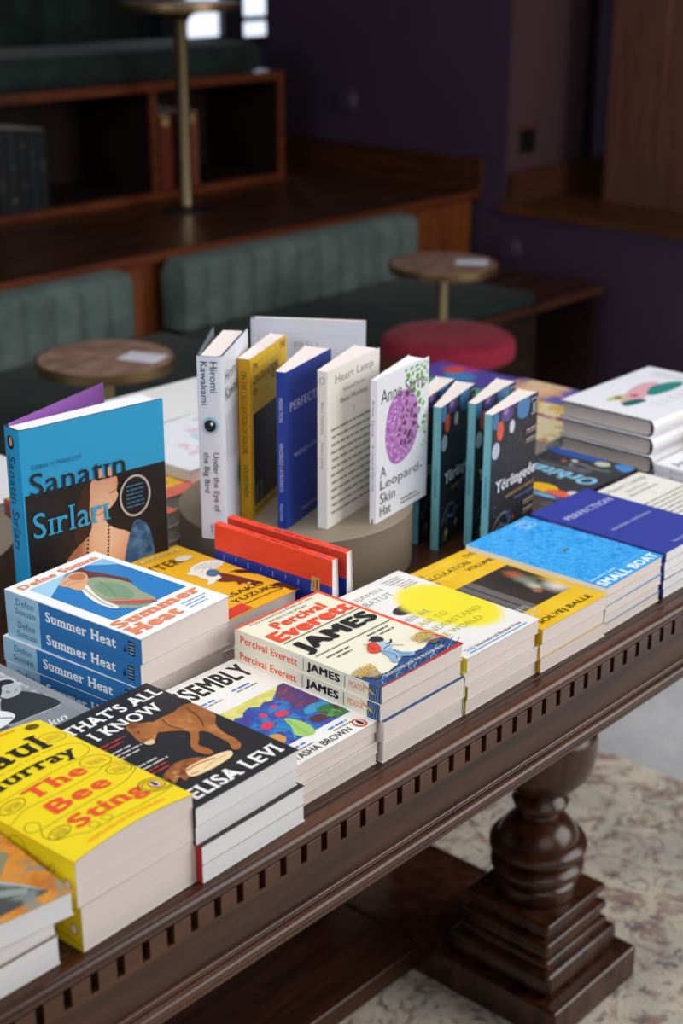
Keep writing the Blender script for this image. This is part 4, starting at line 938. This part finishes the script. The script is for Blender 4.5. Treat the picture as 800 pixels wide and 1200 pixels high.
# white and yellow sun
T = 16.1
tp, lw = paper('x', 129, 198, T, '#ECE9E3', laba_f, laba_s(T), spc='#F1E234')
stack(tp, lw, 4, 660, 8, T, .3, 129, 198, 'off-white paperback with blurred yellow sun, {} in its pile', 'off-white paperbacks with yellow sun', {1: (-3, 1, .2), 2: (1, -1, -.2), 3: (0, 0, .2)})
# mustard
T = 17.3
tp, lw = paper('x', 129, 203, T, '#E8B71C', balle_f, balle_s(T), spc='#DDAA14')
stack(tp, lw, 3, 790, 5, T, 0, 129, 203, 'mustard paperback with a reader picture, lying flat, {} in its pile', 'mustard yellow paperbacks lying flat', {1: (-2, 1, .2), 2: (-1, 0, -.1)})
# blue
T = 11.6
tp, lw = paper('x', 127, 198, T, '#2E9BE6', boat_f, boat_s(T), spc='#E9EEF2')
stack(tp, lw, 5, 920, 8, T, 1.2, 127, 198, 'sky blue paperback with white block title, {} in its pile', 'sky blue paperbacks', {1: (1, 0, .3), 2: (-1, -1, -.2), 3: (1, 1, .2), 4: (0, 0, 0)})
# indigo
T = 12.0
PB = '#3A45A0'
tp, lw = paper('x', 125, 197, T, PB, perf_f, perf_s(T), PAGEW)
stack(tp, lw, 5, 1054, 10, T, 0, 125, 197, 'plain indigo blue paperback lying flat, {} in its pile', 'indigo blue paperbacks lying flat', {1: (-2, 0, .3), 2: (1, 1, -.2), 3: (-2, 0, .1), 4: (0, 0, 0)})
# cream text cover pile, spotted print pile
T = 12.5
tp, lw = paper('x', 124, 198, T, '#EFEBE0', heart_f, heart_s(T))
stack(tp, lw, 4, 1186, 6, T, 0, 124, 198, 'cream text-covered paperback lying flat, {} in the pile beside indigo books', 'cream text-covered paperbacks lying flat', {1: (1, -1, 0)})
T = 10.5
tp, lw = paper('x', 125, 185, T, '#F2F1F6', leop_f, leop_s(T), PAGEW)
stack(tp, lw, 5, 1348, 18, T, 0, 125, 185, 'thin white green-spotted paperback at the right edge, {} in its pile', 'thin white paperbacks with green spots lying flat', {1: (1, -1, 0), 3: (-1, 1, 0)})

# ------------------------------------------------------------------ second row, lying
T = 28.1
tp, lw = paper('x', 130, 198, T, '#F6F5F4', summer_f, summer_s(T))
stack(tp, lw, 4, 403, 211, T, 4.6, 130, 198, 'white paperback with orange title and blue spine, {} in its pile', 'white paperbacks with blue spines', {1: (1, 4, -.6), 2: (0, 9, .2), 3: (0, 6, .3)})
T = 34
tp, lw = paper('x', 124, 196, T, '#F2B41C', butter_f, None, bow=1.2)
stack(tp, lw, 2, 538, 246, T, 1.4, 124, 196, 'amber yellow paperback with a brown and white cow, {} of its pile', 'amber yellow cow paperbacks')
T = 22
tp, lw = paper('x', 140, 200, T, '#8D9093', photo_f, None, PAGEW)
stack(tp, lw, 3, 193, 200, T, 0, 140, 200, 'grey photograph book with a boy, {} of its pile at the left', 'grey photograph books')
# ------------------------------------------------------------------ drums and upright books
DR = NT('satin_champagne_metal', .38, .5); DR.b.inputs['Base Color'].default_value = lin('#8E806C'); DR.b.inputs['Metallic'].default_value = .15; DR.b.inputs['Roughness'].default_value = .5; DR = DR.m
def drum(x, y, r, h, lab):
    t = thing('display_drum', lab, 'display stand', (x, y, 0), 'round display drums'); O = (x, y, 0)
    mb = MB(); mb.lathe([(r, 0), (r, h-2.5)], x, y, DR, 96); mb.obj('side_wall', t, O)
    mb = MB(); mb.lathe([(r, h-2.5), (r+.3, h-1.2), (r-.6, h-.2), (r-2, h), (.5, h)], x, y, DR, 96); mb.obj('top_disc', t, O)
drum(858, 436, 149.5, 75, 'round champagne metal drum holding the upright books in the middle of the table')
drum(430, 700, 150, 75, 'round champagne metal drum at the left edge behind the bright blue hardback')
def stand(w, h, T, col, f, s, x, y, z, yaw, lab, group=None, fan=14, tilt=0, page=PAGE, spc=None, name='paperback_book'):
    return place(bookparts(w, h, T, mat(col, .38), mat(spc or col, .4), mat(col, .4), f, s, page, fan), standing(x, y, z, yaw, T, tilt), name, lab, group)
Z = 75.3
# white hardback
p = hardparts(135, 225, 31, mat('#E4EAF6', .35), mat('#3A4652', .5), kawa_f, kawa_s(31), PAGE, spread=14, backin=mat('#8A9098', .6), sq=.45)
place(p, standing(704, 404, Z, 32.8, 31), 'hardback_book', 'white hardback with a black eye on its spine, standing leftmost on the drum', None)
stand(130, 204, 16, '#E8B71C', lambda F: (F.rect(0, 0, 130, 204, '', MUST), F.rect(8, 14, 122, 133, '', mat('#2A2622', .4)), [F.rect(24+i*12, 14, 28+i*12, 128-i*4, '#343030') for i in range(6)],
      F.text('ON', 8, 186, 24, 196, '#33290E', .012), F.text('THE', 104, 190, 124, 199, '#33290E', .012), F.text('CALCULATION', 8, 170, 96, 180, '#33290E', .012), F.text('OF', 8, 155, 22, 164, '#33290E', .012), F.text('VOLUME', 70, 160, 122, 170, '#33290E', .012), F.text('I', 8, 139, 9.5, 147, '#33290E'),
      F.rect(28, 189, 96, 190.2, '#F6E24A'), F.rect(26, 161, 64, 162.2, '#F6E24A'), F.line([(12, 16), (34, 16), (34, 40), (12, 40)], 1, '#D8D0BE', True), F.line([(17, 21), (29, 21), (29, 40), (17, 40)], 1, '#D8D0BE', True), F.text('SOLVEJ BALLE', 8, 3, 100, 11, '#33290E', .012)),
      lambda F: (F.text('ON THE CALCULATION OF VOLUME', 16, 4.5, 120, 11.5, '#4A3A10', .01), F.text('SOLVEJ BALLE', 134, 4.5, 176, 11.5, '#4A3A10', .01)),
      771, 427, Z, 24.2, 'mustard paperback standing on the drum beside the white hardback with the eye', fan=5, spc='#DDAA14')
stand(125, 197, 13, '#1F3C96', perf_f, perf_s(13), 776, 373, Z, 16.9, 'deep blue paperback with small white serif title, standing on the drum', fan=22)
stand(129, 198, 14, '#EFEBE2', heart_f, heart_s(14), 808, 336, Z, 12.2, 'cream paperback covered in lines of text, standing on the drum', fan=20)
stand(125, 182, 9, '#F2F1F6', leop_f, leop_s(9), 860, 304, Z, 9.2, 'thin white paperback with purple and green spots standing on the drum', fan=20, page=PAGEW)
# white framed card behind
t = thing('hardback_book', 'plain white hardback with thin grey frame lines, rearmost on the drum', 'book')
hb = hardparts(150, 216, 14, mat('#E6E8F4', .35), mat('#6A6E78', .4), lambda F: (F.line([(12, 10), (138, 10), (138, 198), (12, 198)], .6, '#B8BCCC', True), F.text('PRELI', 58, 180, 90, 188, '#B4B8C8', .0, True)), None, PAGEW, rnd=.1, sq=.4)
t.matrix_world = standing(880, 538, Z, -56, 14)
for nm, me in hb:
    o = bpy.data.objects.new(nm, me); C.objects.link(o); o.parent = t
# bright blue hardback
p = hardparts(187, 255, 33, mat('#27A4D8', .35), mat('#2A2A30', .5), san_f, san_s(33), PAGEW, spread=78, backin=mat('#B070CC', .5), rnd=.2, overhang=3, sq=.3)
place(p, standing(459, 464, .9, -6.7, 33), 'hardback_book', 'large bright blue and black hardback with a portrait, standing at the left', None)
# black space-themed books
YG = 'upright black paperbacks with turquoise spines'
TEAL = '#7CC4CE'
yp = bookparts(125, 195, 11.5, mat('#26262E', .35), mat(TEAL, .4), mat(TEAL, .4), yor_f, yor_s(11.5), PAGE, 16)
y1 = place(yp, standing(1007, 240, .3, 8.3, 11.5), 'paperback_book', 'black paperback with turquoise spine and planets, rightmost of the upright row', YG)
dup(y1, standing(1030, 283, .3, 12, 11.5), 'black paperback with turquoise spine, second in the upright row, just behind the nearest')
dup(y1, standing(989, 306, .3, 17.2, 11.5), 'black paperback with turquoise spine, left of the gap in the upright row')
dup(y1, standing(988, 339, .3, 17.2, 11.5), 'black planet-covered paperback standing just behind the purple and green spotted book')
# two red and blue books on their fore-edges
rp = bookparts(108, 176, 11, mat('#F2482C', .38), mat('#F2482C', .38), mat('#2B3A9A', .4), lambda F: (red_f(F), red_badge(F)), red_s(11), PAGEW, 5)
def onedge(x, y, z, a):
    B = Matrix(((0, 0, -1, 0), (0, -1, 0, 0), (-1, 0, 0, 0), (0, 0, 0, 1)))
    return Matrix.Translation(Vector((x, y, z))*MM) @ Matrix.Rotation(R(a), 4, 'Z') @ B
ra = place(rp, onedge(681, 389, 108.5, 3), 'paperback_book', 'red and blue paperback standing spine up, front one of the pair behind the cow book', 'red and blue books standing spine up')
dup(ra, onedge(704, 391, 109.5, 4), 'red and blue paperback standing spine up, rear one of the pair, against the drum')

# ------------------------------------------------------------------ books lying behind, right side
def turned(x, y, z, a=0): return flat(x, y, z, 90+a)
T = 13.5
op = bookparts(140, 186, T, mat('#3A3B40', .38), mat('#2A2B30', .4), mat('#3A3B40', .4), orb_f, None, PAGEB)
ol = bookparts(140, 186, T, mat('#3A3B40', .38), mat('#2A2B30', .4), mat('#3A3B40', .4), None, None, PAGEB)
oa = place(op, turned(1346, 228, 2*T), 'paperback_book', 'dark paperback with blue title and yellow planet, topmost of its low pile', 'dark planet paperbacks lying flat')
ob = place(ol, turned(1344, 229, T), 'paperback_book', 'dark planet paperback in the low pile beside the upright row, middle one', 'dark planet paperbacks lying flat')
dup(ob, turned(1346, 228, 0), 'dark planet paperback in the low pile beside the upright row, lowest one')
T = 25.8
hp = hardparts(156, 248, T, mat('#F1F1F5', .35), mat('#1C2426', .5), hc_f, lambda F: (F.dashes(150, 232, 14, 5, '#B8BAC4', 2), F.dashes(170, 232, 8, 3, '#C8CAD2', 5)), PAGEB, rnd=.5)
for i, (dx, dy) in enumerate(((5, 3), (1, 0), (-2, -4), (6, 4))):
    m = turned(1622+dx, 226+dy, (3-i)*T+.2); lab = 'large white hardback with black board edges, %s in its pile' % (ORD[i] if i < 3 else 'lowest')
    if i == 0: ha = place(hp, m, 'hardback_book', lab, 'large white hardbacks in the right pile')
    else: dup(ha, m, lab)
def simplebook(x, y, z, w, h, T, a, colr, f, lab, group, page=PAGE, spc=None):
    return place(bookparts(w, h, T, colr if not isinstance(colr, str) else mat(colr, .4), mat(spc or '#C8C4BC', .4), mat('#C8C4BC', .4), f, None, page), flat(x, y, z, a), 'paperback_book', lab, group)
A1 = art('purple_orange_art', '#6E6AA8', [('#C27AA8', 'e', 20, 150, 18, 24, .5), ('#E8C49A', 'r', 120, 30, 40, 46, .3, 16, .04), ('#E8A878', 'n', .03, .58, .05), ('#4A4E90', 'n', .04, .6, .06)])
A2 = art('cream_magenta_art', '#EBDDA6', [('#E8C04A', 'r', 60, 12, 90, 26, .1, 8, .05), ('#A8286A', 'r', 70, 62, 90, 7, .15, 5, .04), ('#F0DFC0', 'n', .05, .55, .04), ('#C88A5A', 'n', .04, .62, .03), ('#8AA070', 'n', .09, .66, .03)])
A3 = art('green_blue_red_art', '#5A4A9C', [('#4EA87C', 'r', 60, 120, 90, 22, .2, 10, .04), ('#4A86C0', 'e', 90, 60, 30, 26, .3, 12, .05), ('#D8503C', 'e', 124, 30, 20, 22, .3, 10, .05), ('#B8407A', 'e', 100, 14, 14, 12, .3)])
G5 = 'books with bright art covers at the far right'
simplebook(1667, 478, 0, 176, 136, 24, 90, A1, None, 'purple and orange artwork book at the table end behind the large white hardbacks', G5)
simplebook(1522, 388, 20, 168, 172, 22, 90, A2, None, 'cream and yellow artwork book with a magenta band, right of the upright black row', G5)
simplebook(1522, 388, 0, 168, 172, 20, 90, '#C9A95A', None, 'book lying directly under the cream and yellow artwork book', G5)
simplebook(1670, 662, 0, 178, 190, 20, 90, A3, None, 'green, blue and red artwork book at the back of the table', G5)
for i in range(3): simplebook(1490, 20, 58-29*i, 130, 200, 28, 0, '#D8A81E', None, 'yellow book, %s of three in the pile at the far right edge' % ('top', 'middle', 'bottom')[i], 'yellow books at the far right edge', spc='#D8A81E')
# ------------------------------------------------------------------ books lying behind, left side
for i in range(2): simplebook(606, 758, 25-25*i, 148, 190, 25, 0, '#EEECEC', None, 'white book at the far left beyond the blue hardback, %s one of two' % ('upper', 'lower')[i], 'white books beyond the blue hardback', PAGEW)
LV = art('autumn_leaf_cover', '#C8503A', [('#E0B02C', 'n', .035, .5, .04), ('#E8C838', 'n', .06, .56, .03), ('#8A2A24', 'n', .04, .62, .03), ('#E0705A', 'r', 60, 6, 90, 24, .1)])
G6 = 'salmon and leaf covered books'
for q, (lx, ly, lab) in enumerate(((632, 549, 'red and yellow leaf-covered book beside the blue hardback, %s of its pile'), (762, 592, 'red and yellow leaf-covered book just behind the drum, %s of its pile'))):
    for i in range(3): simplebook(lx, ly, 40-20*i, 125 if q == 0 else 140, 200, 20, 0, LV if i == 0 else '#D06A54', None, lab % ('top', 'middle', 'bottom')[i], G6, PAGEB, '#B85A48')
PK = art('pale_streaked_cover', '#EFEEF2', [('#E6C6D0', 'n', .03, .58, .05), ('#B8DCE4', 'n', .025, .6, .05)])
OR = art('white_cover_orange_corner', '#EEECE8', [('#E8A848', 'e', 150, 20, 30, 16, .4)])
simplebook(838, 612, 60.2, 200, 180, 17, 2, PK, None, 'large white book with pale streaks, lying on the leaf-covered books', None, PAGEW)
G7 = 'white books in the rear left piles'
for i in range(3): simplebook(958, 800, 52-26*i, 200, 148, 26, -2, OR, None, 'white book with an orange corner, %s of its rear pile left of the drum' % ('top', 'middle', 'bottom')[i], G7, PAGEW)
